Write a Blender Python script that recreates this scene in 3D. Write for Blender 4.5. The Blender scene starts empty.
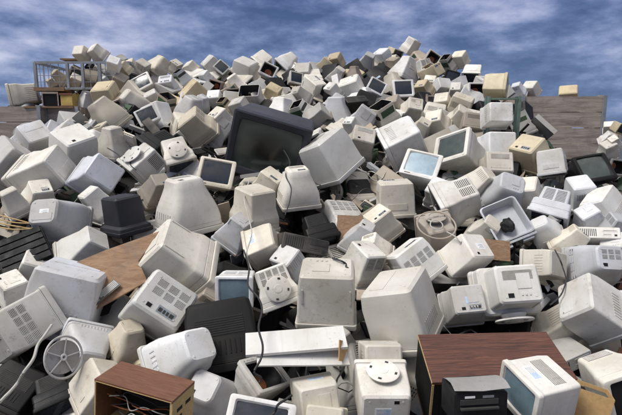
import bpy, bmesh, math, random
from mathutils import Vector, Matrix, noise
R = random.Random(11)
S = bpy.context.scene
COL = S.collection
# ------------------------------------------------------------------ camera
E = 3.2
PITCH = math.radians(9.4)
FPX = 484.0
cd = bpy.data.cameras.new('camera'); cam = bpy.data.objects.new('camera', cd); COL.objects.link(cam)
cd.sensor_width = 36; cd.lens = 36*FPX/622; cd.clip_end = 2000; cd.clip_start = .05
cam.location = (0, 0, E); cam.rotation_euler = (math.pi/2-PITCH, 0, 0)
S.camera = cam
CM = Matrix.Rotation(math.pi/2-PITCH, 3, 'X')
def ray(px, py): return CM @ Vector(((px-311)/FPX, (207.5-py)/FPX, -1))
def unproj(px, py, d): return Vector((0, 0, E)) + ray(px, py)*d
def V2W(v): return (CM @ Vector(v)).normalized()
# ------------------------------------------------------------------ world: blue sky with broken overcast
W = bpy.data.worlds.new('World'); S.world = W; W.use_nodes = True
SUN_EL, SUN_AZ = math.radians(58), math.radians(246)
nt = W.node_tree; nt.nodes.clear()
def nd(t, **k):
    n = nt.nodes.new(t)
    for a, b in k.items(): setattr(n, a, b)
    return n
def mathn(op, a, b=None, clamp=False):
    n = nd('ShaderNodeMath', operation=op, use_clamp=clamp)
    for i, v in enumerate((a, b)):
        if v is None: continue
        if isinstance(v, (int, float)): n.inputs[i].default_value = v
        else: nt.links.new(v, n.inputs[i])
    return n.outputs[0]
def ramp(fac, stops, interp='LINEAR'):
    n = nd('ShaderNodeValToRGB'); n.color_ramp.interpolation = interp
    e = n.color_ramp.elements
    while len(e) < len(stops): e.new(.5)
    for i, (p, c) in enumerate(stops):
        e[i].position = p; e[i].color = tuple(c)+(1,) if len(c) == 3 else c
    nt.links.new(fac, n.inputs[0]); return n.outputs[0]
def mixc(f, a, b, mode='MIX'):
    n = nd('ShaderNodeMix', data_type='RGBA', blend_type=mode)
    for s, v in ((n.inputs[0], f), (n.inputs[6], a), (n.inputs[7], b)):
        if isinstance(v, (int, float)): s.default_value = v
        elif isinstance(v, tuple): s.default_value = v+(1,)
        else: nt.links.new(v, s)
    return n.outputs[2]
tc = nd('ShaderNodeTexCoord'); sx = nd('ShaderNodeSeparateXYZ'); nt.links.new(tc.outputs['Generated'], sx.inputs[0])
zc = mathn('ADD', mathn('MAXIMUM', sx.outputs[2], 0.0), 0.30)
cx = nd('ShaderNodeCombineXYZ')
nt.links.new(mathn('DIVIDE', sx.outputs[0], zc), cx.inputs[0]); nt.links.new(mathn('DIVIDE', sx.outputs[1], zc), cx.inputs[1])
def wnoise(scale, detail, rough, dist=0., loc=(0, 0, 0), sc=(1, 1, 1)):
    mp = nd('ShaderNodeMapping'); mp.inputs['Location'].default_value = loc; mp.inputs['Scale'].default_value = sc
    nt.links.new(cx.outputs[0], mp.inputs[0])
    n = nd('ShaderNodeTexNoise'); n.inputs['Scale'].default_value = scale; n.inputs['Detail'].default_value = detail
    n.inputs['Roughness'].default_value = rough; n.inputs['Distortion'].default_value = dist
    nt.links.new(mp.outputs[0], n.inputs[0]); return n.outputs[0]
sky = nd('ShaderNodeTexSky', sky_type='NISHITA'); sky.sun_disc = False
sky.sun_elevation = SUN_EL; sky.sun_rotation = SUN_AZ
def dnoise(scale, detail, rough, dist, loc, sc):
    mp = nd('ShaderNodeMapping'); mp.inputs['Location'].default_value = loc; mp.inputs['Scale'].default_value = sc
    nt.links.new(tc.outputs['Generated'], mp.inputs[0])
    n = nd('ShaderNodeTexNoise'); n.inputs['Scale'].default_value = scale; n.inputs['Detail'].default_value = detail
    n.inputs['Roughness'].default_value = rough; n.inputs['Distortion'].default_value = dist
    nt.links.new(mp.outputs[0], n.inputs[0]); return n.outputs[0]
big = dnoise(2.3, 5, .5, 0, (3.3, 1.2, .4), (1, 1, 3.6))
mid = dnoise(8.5, 10, .6, 0, (.7, 2.2, 1.3), (1, 1, 2.6))
comb = mathn('ADD', mathn('MULTIPLY', big, .55), mathn('MULTIPLY', mid, .45))
cl = ramp(comb, [(.42, (.34, .66, 1.65)), (.475, (.68, 1.10, 2.4)), (.52, (1.15, 1.65, 3.2)), (.57, (1.8, 2.3, 4.0)), (.65, (3.0, 3.5, 5.2))])
low = ramp(sx.outputs[2], [(0.0, (1.75, 1.55, 1.25)), (.14, (1.5, 1.35, 1.15)), (.26, (1.05, 1.0, .98)), (.36, (.66, .70, .78)), (.46, (1.1, 1.05, .95)), (.72, (5.6, 3.75, 1.95)), (1, (6.4, 4.25, 2.15))])
cl2 = mixc(1.0, cl, low, 'MULTIPLY')
mask = ramp(comb, [(.3, (.8, .8, .8)), (.5, (1, 1, 1))])
skyc = mixc(1.0, sky.outputs[0], (.7, .72, .8), 'MULTIPLY')
fin = mixc(mask, skyc, cl2)
bg = nd('ShaderNodeBackground'); bg.inputs[1].default_value = .1; nt.links.new(fin, bg.inputs[0])
wo = nd('ShaderNodeOutputWorld'); nt.links.new(bg.outputs[0], wo.inputs[0])
# ------------------------------------------------------------------ sun through thin cloud
sl = bpy.data.lights.new('sun', 'SUN'); sl.energy = 2.6; sl.angle = math.radians(24); sl.color = (1, .972, .93)
so = bpy.data.objects.new('sun', sl); COL.objects.link(so)
sd = Vector((math.sin(SUN_AZ)*math.cos(SUN_EL), math.cos(SUN_AZ)*math.cos(SUN_EL), math.sin(SUN_EL)))
so.rotation_euler = sd.to_track_quat('Z', 'Y').to_euler(); so.location = (-5, -5, 12)
S.view_settings.view_transform = 'Standard'; S.view_settings.look = 'None'
S.view_settings.gamma = 1; S.view_settings.use_curve_mapping = False; S.view_settings.exposure = 0.46
# ------------------------------------------------------------------ materials
def newmat(name):
    global nt
    m = bpy.data.materials.new(name); m.use_nodes = True; nt = m.node_tree
    return m, nt.nodes['Principled BSDF']
def lk(a, b): nt.links.new(a, b)
def objcoord(scale=(1, 1, 1), world=False):
    tc = nd('ShaderNodeTexCoord'); oi = nd('ShaderNodeObjectInfo')
    mp = nd('ShaderNodeMapping'); mp.inputs['Scale'].default_value = scale
    lk(tc.outputs['Object'], mp.inputs[0])
    cmb = nd('ShaderNodeCombineXYZ'); r = mathn('MULTIPLY', oi.outputs['Random'], 37.)
    lk(r, cmb.inputs[0]); lk(mathn('MULTIPLY', oi.outputs['Random'], 91.), cmb.inputs[1])
    lk(cmb.outputs[0], mp.inputs['Location']); return mp.outputs[0], oi
def noi(vec, scale, detail=4, rough=.6, dist=0.):
    n = nd('ShaderNodeTexNoise'); n.inputs['Scale'].default_value = scale; n.inputs['Detail'].default_value = detail
    n.inputs['Roughness'].default_value = rough; n.inputs['Distortion'].default_value = dist
    lk(vec, n.inputs[0]); return n.outputs[0]
def bump(h, strength, dist=.01):
    b = nd('ShaderNodeBump'); b.inputs['Strength'].default_value = strength; b.inputs['Distance'].default_value = dist
    lk(h, b.inputs['Height']); return b.outputs[0]
def plastic(name, rough=.42, fixed=None, grime=1.0):
    m, P = newmat(name); v, oi = objcoord()
    base = oi.outputs['Color'] if fixed is None else fixed
    a = ramp(noi(v, 1.7, 5, .6, 0), [(.3, (.80, .775, .72)), (.5, (.94, .93, .91)), (.68, (1.05, 1.05, 1.05))])
    c = mixc(1.0, base, a, 'MULTIPLY')
    spots = ramp(noi(v, 6, 9, .78, 0), [(.54, (0, 0, 0)), (.74, (.75*grime,)*3)])
    dirty = mathn('ADD', mathn('MULTIPLY', mathn('POWER', mathn('FRACT', mathn('MULTIPLY', oi.outputs['Random'], 7.31)), 2.0), 1.3), .25)
    c = mixc(mathn('MULTIPLY', spots, dirty, True), c, (.17, .14, .10))
    dust = ramp(noi(v, 1.1, 3, .5), [(.35, (0, 0, 0)), (.65, (.45*grime,)*3)])
    c = mixc(mathn('MULTIPLY', dust, dirty, True), c, (.36, .32, .26))
    v2, _ = objcoord((14, 14, 1.2))
    st = ramp(noi(v2, 1.0, 5, .6), [(.58, (0, 0, 0)), (.85, (.35*grime,)*3)])
    c = mixc(st, c, (.22, .19, .15))
    sp = ramp(noi(v, 38, 3, .5), [(.66, (0, 0, 0)), (.72, (.6*grime,)*3)])
    c = mixc(mathn('MULTIPLY', sp, ramp(noi(v, 1.9, 3, .5), [(.42, (0, 0, 0)), (.62, (1, 1, 1))])), c, (.13, .105, .08))
    v3, _ = objcoord((1.5, 40, 1.5))
    sc = ramp(noi(v3, 3.0, 3, .5, 1.2), [(.74, (0, 0, 0)), (.78, (.25*grime,)*3)])
    c = mixc(sc, c, (.25, .23, .2))
    lk(c, P.inputs['Base Color'])
    rr = nd('ShaderNodeMapRange'); rr.inputs[3].default_value = rough-.08; rr.inputs[4].default_value = rough+.28
    lk(noi(v, 5, 5, .6), rr.inputs[0]); lk(rr.outputs[0], P.inputs['Roughness'])
    lk(bump(noi(v, 260, 2, .5), .12, .002), P.inputs['Normal'])
    return m
M = {}
M['plastic'] = plastic('aged_plastic')
M['blackplastic'] = plastic('black_plastic', .42, grime=.05)
def simple(name, col, rough=.5, metal=0., var=.25, scale=6):
    m, P = newmat(name); v, oi = objcoord()
    f = ramp(noi(v, scale, 6, .65, .3), [(.3, tuple(c*(1-var) for c in col)), (.7, tuple(min(1, c*(1+var)) for c in col))])
    lk(f, P.inputs['Base Color']); P.inputs['Metallic'].default_value = metal
    rr = nd('ShaderNodeMapRange'); rr.inputs[1].default_value = .35; rr.inputs[2].default_value = .7; rr.inputs[3].default_value = rough; rr.inputs[4].default_value = min(1, rough+.3); lk(noi(v, 4, 6, .7), rr.inputs[0]); lk(rr.outputs[0], P.inputs['Roughness'])
    return m
for m_ in (M['blackplastic'],): m_.node_tree.nodes['Principled BSDF'].inputs['Specular IOR Level'].default_value = .22
M['slot'] = simple('slot_dark', (.035, .034, .032), .8)
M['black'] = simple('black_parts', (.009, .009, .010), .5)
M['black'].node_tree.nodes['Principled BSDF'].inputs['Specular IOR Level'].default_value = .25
M['screen'] = simple('dark_glass', (.022, .028, .038), .12, var=.15)
M['screensky'] = simple('painted_sky_glass', (.30, .40, .46), .22, var=.2, scale=3)  # bright sky reflection put into the glass colour
M['screengrey'] = simple('grey_tube_glass', (.055, .07, .066), .16, var=.3, scale=3)
M['screenmid'] = simple('blue_grey_glass', (.13, .19, .225), .2, var=.2, scale=3)
M['sticker'] = simple('paper_sticker', (.80, .81, .80), .5, var=.06)
M['stickerblue'] = simple('blue_sticker', (.42, .52, .66), .5, var=.2, scale=20)
M['ink'] = simple('printed_ink', (.12, .15, .2), .6)
M['copper'] = simple('copper_coil', (.35, .12, .05), .45, .4)
M['metal'] = simple('weathered_steel', (.30, .32, .34), .5, .5)
M['galv'] = simple('galvanised_steel', (.36, .38, .40), .5, .35)
M['green'] = simple('green_paint', (.12, .18, .15), .55, var=.3, scale=14)
M['pcb'] = simple('circuit_board', (.04, .075, .038), .5, var=.5, scale=30)
M['cable'] = simple('cable_rubber', (.02, .02, .022), .5)
M['cablegrey'] = simple('grey_cable', (.42, .41, .37), .5)
M['foil'] = simple('crumpled_grey_film', (.42, .44, .47), .3, var=.3)
def wood(name, c0, c1, c2, sc, rough=.7, bs=.25, spots=None):
    m, P = newmat(name); v, oi = objcoord(sc)
    g = noi(v, 3.2, 8, .7, .9)
    c = ramp(g, [(.3, c0), (.5, c1), (.72, c2)])
    if spots:
        v2, _ = objcoord(); s = ramp(noi(v2, 3.4, 6, .7, .5), [(.5, (0, 0, 0)), (.7, (.75,)*3)])
        c = mixc(s, c, spots)
    lk(c, P.inputs['Base Color']); P.inputs['Roughness'].default_value = rough
    lk(bump(g, bs, .01), P.inputs['Normal']); return m
M['greywood'] = wood('weathered_wood', (.19, .155, .13), (.38, .32, .275), (.52, .45, .40), (.5, 2.2, 5), .85, .4, spots=(.19, .16, .15))
M['ply'] = wood('plywood', (.15, .085, .045), (.25, .15, .085), (.34, .225, .14), (1.5, 5, 5), .8, .3, spots=(.17, .135, .11))
M['rosewood'] = wood('rosewood_veneer', (.022, .009, .007), (.085, .032, .02), (.16, .065, .04), (1.2, 18, 18), .45, .15)
M['walnut'] = wood('walnut_veneer', (.09, .038, .02), (.15, .065, .034), (.21, .10, .055), (1.0, 14, 14), .5, .15)
M['chip'] = simple('particle_board', (.46, .33, .15), .85, var=.25, scale=60)
M['cardboard'] = simple('cardboard', (.42, .27, .12), .85, var=.15, scale=8)
M['yellowwood'] = simple('yellow_board', (.50, .36, .11), .75, var=.3, scale=8)
m, P = newmat('scrap_heap_gap_shade'); tc_ = nd('ShaderNodeTexCoord')
f = noi(tc_.outputs['Object'], 3.5, 10, .75, .4); lk(ramp(f, [(.35, (.006, .006, .006)), (.55, (.022, .02, .018)), (.75, (.07, .06, .05))]), P.inputs['Base Color'])  # mound coloured near black: shade of the gaps put into its colour
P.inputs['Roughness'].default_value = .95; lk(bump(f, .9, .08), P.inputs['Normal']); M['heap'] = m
m, P = newmat('ground_dirt'); tc_ = nd('ShaderNodeTexCoord')
f = noi(tc_.outputs['Object'], .6, 12, .7, .3); lk(ramp(f, [(.3, (.13, .11, .085)), (.55, (.22, .19, .15)), (.75, (.30, .27, .22))]), P.inputs['Base Color'])
P.inputs['Roughness'].default_value = .95; lk(bump(f, .6, .1), P.inputs['Normal']); M['ground'] = m
m, P = newmat('dark_centre_glass'); tc_ = nd('ShaderNodeTexCoord'); mp_ = nd('ShaderNodeMapping'); mp_.inputs['Scale'].default_value = (1, 0, 1.35)
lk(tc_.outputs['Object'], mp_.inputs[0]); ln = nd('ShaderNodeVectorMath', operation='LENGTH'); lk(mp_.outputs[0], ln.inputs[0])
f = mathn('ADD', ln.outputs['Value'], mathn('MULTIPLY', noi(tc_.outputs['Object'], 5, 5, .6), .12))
lk(ramp(f, [(.20, (.006, .007, .007)), (.32, (.022, .03, .028)), (.45, (.05, .064, .058))]), P.inputs['Base Color']); P.inputs['Roughness'].default_value = .2; M['darkcentre'] = m  # glass colour darkens towards the middle of the screen
# ------------------------------------------------------------------ mesh helpers
def rrect(y, hw, zb, zt, r, k=3, cxx=0.):
    pts = []; hh = (zt-zb)/2; cz = (zt+zb)/2; r = min(r, hw*.95, hh*.95)
    for q, (sx_, sz_) in enumerate(((1, 1), (-1, 1), (-1, -1), (1, -1))):
        for i in range(k+1):
            a = math.pi/2*(q+i/k)
            pts.append(Vector((cxx+sx_*(hw-r)+r*math.cos(a), y, cz+sz_*(hh-r)+r*math.sin(a))))
    return pts
def addring(bm, pts): return [bm.verts.new(p) for p in pts]
def bridge(bm, a, b, mi=0):
    n = len(a)
    for i in range(n):
        f = bm.faces.new((a[i], a[(i+1) % n], b[(i+1) % n], b[i])); f.material_index = mi; f.smooth = True
def cap(bm, a, mi=0, flip=False):
    f = bm.faces.new(a if flip else a[::-1]); f.material_index = mi
def loft(bm, rings, c0=False, c1=True, mi=0):
    vs = [addring(bm, r) for r in rings]
    for a, b in zip(vs, vs[1:]): bridge(bm, b, a, mi)
    if c0: cap(bm, vs[0], mi, False)
    if c1: cap(bm, vs[-1], mi, True)
    return vs
def box(bm, x0, x1, y0, y1, z0, z1, mi=0, mtx=None):
    if x0 > x1: x0, x1 = x1, x0
    if y0 > y1: y0, y1 = y1, y0
    if z0 > z1: z0, z1 = z1, z0
    c = [Vector((x, y, z)) for z in (z0, z1) for y in (y0, y1) for x in (x0, x1)]
    if mtx: c = [mtx @ p for p in c]
    v = [bm.verts.new(p) for p in c]
    for q in ((0, 2, 3, 1), (4, 5, 7, 6), (0, 1, 5, 4), (2, 6, 7, 3), (0, 4, 6, 2), (1, 3, 7, 5)):
        f = bm.faces.new([v[i] for i in q]); f.material_index = mi
def cyl(bm, p0, p1, r0, r1=None, n=24, mi=0, caps=True):
    r1 = r0 if r1 is None else r1
    d = (p1-p0).normalized(); q = d.to_track_quat('Z', 'Y')
    a = [bm.verts.new(p0+q @ Vector((r0*math.cos(t), r0*math.sin(t), 0))) for t in [2*math.pi*i/n for i in range(n)]]
    b = [bm.verts.new(p1+q @ Vector((r1*math.cos(t), r1*math.sin(t), 0))) for t in [2*math.pi*i/n for i in range(n)]]
    for i in range(n):
        f = bm.faces.new((a[i], a[(i+1) % n], b[(i+1) % n], b[i])); f.material_index = mi; f.smooth = True
    if caps:
        bm.faces.new(a[::-1]).material_index = mi; bm.faces.new(b).material_index = mi
def mesh(name, bm, mats, bev=0., recalc=True):
    if bev:
        es = [e for e in bm.edges if len(e.link_faces) == 2 and e.calc_face_angle(0) > .6]
        bmesh.ops.bevel(bm, geom=es, offset=bev, segments=2, profile=.6, affect='EDGES', clamp_overlap=True)
    if recalc: bmesh.ops.recalc_face_normals(bm, faces=bm.faces)
    me = bpy.data.meshes.new(name); bm.to_mesh(me); bm.free()
    for x in mats: me.materials.append(M[x])
    me.polygons.foreach_set('use_smooth', [True]*len(me.polygons))
    me.set_sharp_from_angle(angle=math.radians(32))
    return me
def link(name, me, parent=None, color=None, mtx=None):
    o = bpy.data.objects.new(name, me); COL.objects.link(o)
    if parent: o.parent = parent
    if color: o.color = tuple(color)+(1,)
    if mtx is not None: o.matrix_basis = mtx
    return o
def empty(name, mtx):
    o = bpy.data.objects.new(name, None); COL.objects.link(o); o.empty_display_size = .1; o.matrix_world = mtx; return o
# ------------------------------------------------------------------ monitor prototypes (unit width, screen faces -Y)
BODY = {
 'taper': [(.112, .475, -.395, .395, .05), (.27, .46, -.385, .385, .06), (.30, .445, -.375, .38, .06), (.72, .30, -.26, .31, .05), (.93, .275, -.24, .29, .05), (.96, .25, -.215, .265, .04)],
 'box': [(.112, .48, -.395, .40, .05), (.34, .465, -.385, .395, .05), (.36, .455, -.38, .39, .05), (.54, .385, -.33, .36, .05), (.92, .365, -.31, .345, .05), (.955, .335, -.28, .315, .04)],
 'step': [(.112, .48, -.395, .395, .05), (.42, .465, -.385, .39, .07), (.455, .44, -.36, .37, .07), (.46, .36, -.31, .33, .05), (.87, .33, -.28, .305, .05), (.90, .30, -.25, .275, .04)],
 'round': [(.112, .485, -.40, .40, .09), (.28, .48, -.398, .40, .12), (.42, .455, -.385, .39, .15), (.55, .41, -.355, .37, .17), (.68, .35, -.31, .34, .16), (.80, .30, -.27, .31, .14), (.92, .275, -.24, .285, .12), (.955, .24, -.205, .25, .09)],
 'cube': [(.112, .48, -.40, .405, .04), (.16, .47, -.39, .398, .04), (.72, .455, -.385, .395, .05), (.90, .43, -.36, .38, .06), (.94, .39, -.32, .34, .05)],
 'flange': [(.112, .48, -.395, .395, .05), (.17, .47, -.385, .385, .05), (.22, .385, -.315, .335, .05), (.80, .355, -.30, .315, .05), (.84, .32, -.265, .28, .05)],
 'pyr': [(.112, .485, -.40, .40, .05), (.19, .47, -.39, .39, .06), (.70, .24, -.21, .26, .05), (.86, .21, -.18, .23, .05), (.89, .18, -.15, .20, .04)],
 'deep': [(.112, .48, -.395, .40, .05), (.24, .47, -.39, .395, .05), (.42, .40, -.34, .37, .05), (1.02, .37, -.31, .345, .05), (1.05, .34, -.28, .315, .04)],
}
def sec(typ, y):
    s = BODY[typ]
    for a, b in zip(s, s[1:]):
        if a[0] <= y <= b[0]:
            t = (y-a[0])/(b[0]-a[0]); return tuple(a[i]+(b[i]-a[i])*t for i in range(5))
    return s[-1]
def surf(typ, side, s, y, off):
    """point on the shell; for t/b/l/r s in -1..1 across and y along; for c (rear) s across, y in -1..1 upward"""
    if side == 'c':
        e = BODY[typ][-1]; return Vector((s*e[1], e[0]+off, (e[2]+e[3])/2+y*(e[3]-e[2])/2))
    _, hw, zb, zt, r = sec(typ, y); cz = (zt+zb)/2; hh = (zt-zb)/2
    if side == 't': return Vector((s*hw, y, zt+off))
    if side == 'b': return Vector((s*hw, y, zb-off))
    if side == 'r': return Vector((hw+off, y, cz+s*hh))
    return Vector((-hw-off, y, cz+s*hh))
def patch(bm, typ, side, s0, s1, y0, y1, o0, o1, mi):
    lo = [surf(typ, side, s, y, o0) for s, y in ((s0, y0), (s1, y0), (s1, y1), (s0, y1))]
    hi = [surf(typ, side, s, y, o1) for s, y in ((s0, y0), (s1, y0), (s1, y1), (s0, y1))]
    a = [bm.verts.new(p) for p in lo]; b = [bm.verts.new(p) for p in hi]
    bm.faces.new(b).material_index = mi
    for i in range(4): bm.faces.new((a[i], a[(i+1) % 4], b[(i+1) % 4], b[i])).material_index = mi
def vent_bank(bm, typ, side, s0, s1, y0, y1, n, along='s'):
    patch(bm, typ, side, s0, s1, y0, y1, -.01, .002, 1)
    for i in range(n):
        t0 = (i+.3)/n; t1 = (i+.8)/n
        if along == 's': patch(bm, typ, side, s0, s1, y0+(y1-y0)*t0, y0+(y1-y0)*t1, -.01, .008, 0)
        else: patch(bm, typ, side, s0+(s1-s0)*t0, s0+(s1-s0)*t1, y0, y1, -.01, .008, 0)
def vents(bm, typ, side, style):
    a0, a1, b0, b1 = YR[typ]
    if side == 'c':
        if style == 2:
            for i in range(3):
                for j in range(2): vent_bank(bm, typ, 'c', -.8+i*.55, -.4+i*.55, -.1+j*.48, .28+j*.48, 6)
        else:
            vent_bank(bm, typ, 'c', -.75, .75, .25, .8, 8)
    elif style == 0: vent_bank(bm, typ, side, -.7, .7, b0, b1, 8)
    elif style == 1:
        vent_bank(bm, typ, side, -.75, -.08, b0, b1, 8, 'y' if 0 else 's'); vent_bank(bm, typ, side, .08, .75, b0, b1, 8)
    else:
        for i in range(4): vent_bank(bm, typ, side, -.82+i*.43, -.5+i*.43, b0, (b0+b1)/2-.01, 5); vent_bank(bm, typ, side, -.82+i*.43, -.5+i*.43, (b0+b1)/2+.015, b1, 5)
YR = {'flange': (.25, .48, .52, .76), 'taper': (.34, .68, .74, .92), 'box': (.16, .33, .58, .90), 'step': (.16, .40, .50, .85), 'round': (.15, .27, .30, .41), 'cube': (.2, .42, .46, .70), 'pyr': (.24, .44, .46, .66), 'deep': (.46, .70, .74, 1.0)}
CACHE = {}
def cached(key, fn):
    if key not in CACHE: CACHE[key] = fn()
    return CACHE[key]
def m_bezel(dk):
    bm = bmesh.new()
    rings = [rrect(.035, .385, -.285, .335, .03), rrect(.03, .39, -.29, .34, .03), rrect(.0, .41, -.31, .36, .035), rrect(0, .482, -.40, .40, .04),
             rrect(.006, .494, -.412, .412, .048), rrect(.02, .5, -.42, .42, .05), rrect(.092, .5, -.42, .42, .05), rrect(.104, .492, -.412, .412, .05), rrect(.104, .47, -.39, .39, .05)]
    loft(bm, rings, False, False)
    for i in range(4): box(bm, .12+i*.055, .155+i*.055, -.006, .01, -.372, -.352)
    box(bm, -.36, -.2, -.003, .01, -.372, -.352, 1); cyl(bm, Vector((.40, .01, -.362)), Vector((.40, -.01, -.362)), .018, n=12)
    return mesh('bezel', bm, ['blackplastic' if dk else 'plastic', 'slot'])
def m_screen(mat):
    bm = bmesh.new(); n = 8; g = []
    for j in range(n+1):
        row = []
        for i in range(n+1):
            u = i/n*2-1; w = j/n*2-1
            row.append(bm.verts.new((u*.387, .010+.024*(u*u+w*w)/1.2, .025+w*.312)))
        g.append(row)
    for j in range(n):
        for i in range(n): bm.faces.new((g[j][i], g[j][i+1], g[j+1][i+1], g[j+1][i]))
    return mesh('screen', bm, [mat], recalc=False)
def m_housing(typ, dk, openf=False, var=0):
    bm = bmesh.new(); s = BODY[typ]; s = s[:-1] if var == 4 else s; rings = [rrect(.105, s[0][1]-.03, s[0][2]+.03, s[0][3]-.03, .05)] if not openf else [rrect(.9*s[-1][0], s[-2][1]-.02, s[-2][2]+.02, s[-2][3]-.02, .04), rrect(.3, s[1][1]-.02, s[1][2]+.02, s[1][3]-.02, .05), rrect(.105, s[0][1]-.02, s[0][2]+.02, s[0][3]-.02, .05)]
    for q, a in enumerate(s):
        rings.append(rrect(*a))
        if q == 0:
            for t, ins in ((.35, 0), (.37, .007), (.42, .007), (.44, 0)):
                e = [a[i]+(s[q+1][i]-a[i])*t for i in range(5)]; rings.append(rrect(e[0], e[1]-ins, e[2]+ins, e[3]-ins, e[4]))
    vs_ = loft(bm, rings, True, var != 4)
    if var == 4:
        e = s[-1]; g = s[1]; q1 = addring(bm, rrect(e[0], e[1]-.018, e[2]+.018, e[3]-.018, e[4])); q2 = addring(bm, rrect(g[0]+.03, g[1]-.05, g[2]+.05, g[3]-.05, .05))
        bridge(bm, q1, vs_[-1]); bridge(bm, q2, q1, 1); cap(bm, q2, 1, True)
        return mesh('housing', bm, ['blackplastic' if dk else 'plastic', 'slot'])
    a0, a1, b0, b1 = YR[typ]
    if var == 1:
        for sd in 'rl':
            for i in range(7): patch(bm, typ, sd, -.66+.2*i, -.60+.2*i, b0, b1, -.01, .008, 0)
        patch(bm, typ, 't', -.55, .55, a0+.03, a1-.03, -.01, .012, 0)
    if var == 2:
        for i in range(9): patch(bm, typ, 't', -.62+.14*i, -.58+.14*i, a0+.02, a1-.02, -.01, .009, 0)
        patch(bm, typ, 'c', -.8, .8, -.75, -.15, -.01, .006, 0); patch(bm, typ, 'b', -.4, .4, b0, b1, -.01, .012, 0)
    if var == 3:
        for sd in 'tb': patch(bm, typ, sd, -.86, -.80, b0, b1, -.01, .012, 0); patch(bm, typ, sd, .80, .86, b0, b1, -.01, .012, 0)
        patch(bm, typ, 'c', -.6, .1, -.3, .6, -.01, .010, 0)
        for i in range(3): patch(bm, typ, 'c', -.5+i*.2, -.42+i*.2, -.7, -.55, -.01, .012, 0)
    # rear details: recessed rim strip and screw bosses
    e = s[-1]
    for x in (-.75, .75):
        for z in (-.75, .8):
            p = surf(typ, 'c', x, z, -.01); cyl(bm, p, p+Vector((0, .016, 0)), .018, n=10)
    return mesh('housing', bm, ['blackplastic' if dk else 'plastic'])
def m_vents(typ, sides, style, dk):
    bm = bmesh.new()
    vents(bm, typ, sides, style)
    return mesh('vent_grille', bm, ['blackplastic' if dk else 'plastic', 'slot'])
def m_sticker(typ, side, blue):
    bm = bmesh.new(); a0, a1, b0, b1 = YR[typ]
    y0, y1 = (-.35, .2) if side == 'c' else (a0+.02, a1-.01)
    if side != 'c' and y1-y0 < .18: y0, y1 = b0+.02, b0+.02+min(.22, b1-b0-.03)
    patch(bm, typ, side, -.5, .25, y0, y1, -.01, .0025, 1 if blue == 2 else 0)
    for i in range(4):
        t = y0+(y1-y0)*(.2+.18*i); patch(bm, typ, side, -.42, .1-.12*(i % 2), t, t+(y1-y0)*.05, 0, .0035, 2)
    if blue == 1: patch(bm, typ, side, -.1, .22, y0+(y1-y0)*.1, y0+(y1-y0)*.8, 0, .004, 1)
    return mesh('sticker', bm, ['sticker', 'stickerblue', 'ink'])
def m_socket(typ):
    bm = bmesh.new(); e = BODY[typ][-1]; zb = e[2]
    x0 = e[1]*.35
    box(bm, x0, x0+.09, e[0]-.02, e[0]+.004, zb+.05, zb+.12, 0); box(bm, x0-.012, x0+.102, e[0]-.02, e[0]+.002, zb+.04, zb+.13, 1)
    return mesh('power_socket', bm, ['black', 'plastic'])
def m_ports(typ):
    bm = bmesh.new(); s_, e = 'c', None
    patch(bm, typ, 'c', -.75, .1, -.85, -.45, -.01, .004, 0)
    for x0, x1 in ((-.68, -.50), (-.44, -.34), (-.28, -.18), (-.12, .04)):
        patch(bm, typ, 'c', x0, x1, -.76, -.56, .003, .010, 1)
    return mesh('port_panel', bm, ['metal', 'slot'])
def m_stand(dk, var=0):
    bm = bmesh.new()
    cyl(bm, Vector((0, .42, -.38)), Vector((0, .42, -.48)), .2, .15, 28)
    A = Vector((0, .42, 0)); Z = Vector((0, 0, 1))
    for r0, r1, z0, z1 in ((.29, .30, -.46, -.485), (.30, .27, -.485, -.50)):
        cyl(bm, A+Z*z0, A+Z*z1, r0, r1, 36)
    if var == 0:
        prof_ = ((.27, -.50), (.25, -.488), (.20, -.488), (.19, -.505), (.12, -.505), (.11, -.49), (.05, -.49), (.045, -.512))
    elif var == 1:
        prof_ = ((.27, -.50), (.18, -.515), (.17, -.495), (.08, -.495), (.07, -.515), (.03, -.515))
    else:
        prof_ = ((.27, -.50), (.26, -.49), (.10, -.49), (.09, -.508), (.03, -.508))
    pv = None
    for r_, z_ in prof_:
        ring = [bm.verts.new((r_*math.cos(t), .42+r_*math.sin(t), z_)) for t in [2*math.pi*q/36 for q in range(36)]]
        if pv: bridge(bm, pv, ring)
        pv = ring
    bm.faces.new(pv)
    for k in range(4 if var != 1 else 3):
        m_ = Matrix.Translation((0, .42, 0)) @ Matrix.Rotation(k*2*math.pi/(4 if var != 1 else 3)+.4, 4, 'Z')
        box(bm, .215, .255, -.03, .03, -.508, -.488, 1, m_)
    if var == 2:
        for k in range(10):
            m_ = Matrix.Translation((0, .42, 0)) @ Matrix.Rotation(k*math.pi/5, 4, 'Z'); box(bm, .09, .26, -.006, .006, -.497, -.488, 0, m_)
    return mesh('swivel_base', bm, ['blackplastic' if dk else 'plastic', 'slot'])
def m_tube():
    bm = bmesh.new()
    prof = [(.10, .40, .32), (.2, .36, .29), (.38, .2, .17), (.45, .09, .09)]
    vs = [addring(bm, rrect(y, a, -b, b, min(a, b)*.8)) for y, a, b in prof]
    for a, b in zip(vs, vs[1:]): bridge(bm, b, a, 0)
    cyl(bm, Vector((0, .36, 0)), Vector((0, .46, 0)), .2, .1, 20, 1); cyl(bm, Vector((0, .45, 0)), Vector((0, .78, 0)), .045, n=14, mi=2)
    box(bm, -.3, .3, .2, .8, -.33, -.315, 3); 
    for i in range(9): box(bm, -.28+i*.06, -.24+i*.06, .3+.05*(i % 4), .38+.05*(i % 3), -.315, -.25+.03*(i % 3), 2 if i % 3 else 1)
    return mesh('picture_tube', bm, ['black', 'copper', 'slot', 'pcb'])
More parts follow.
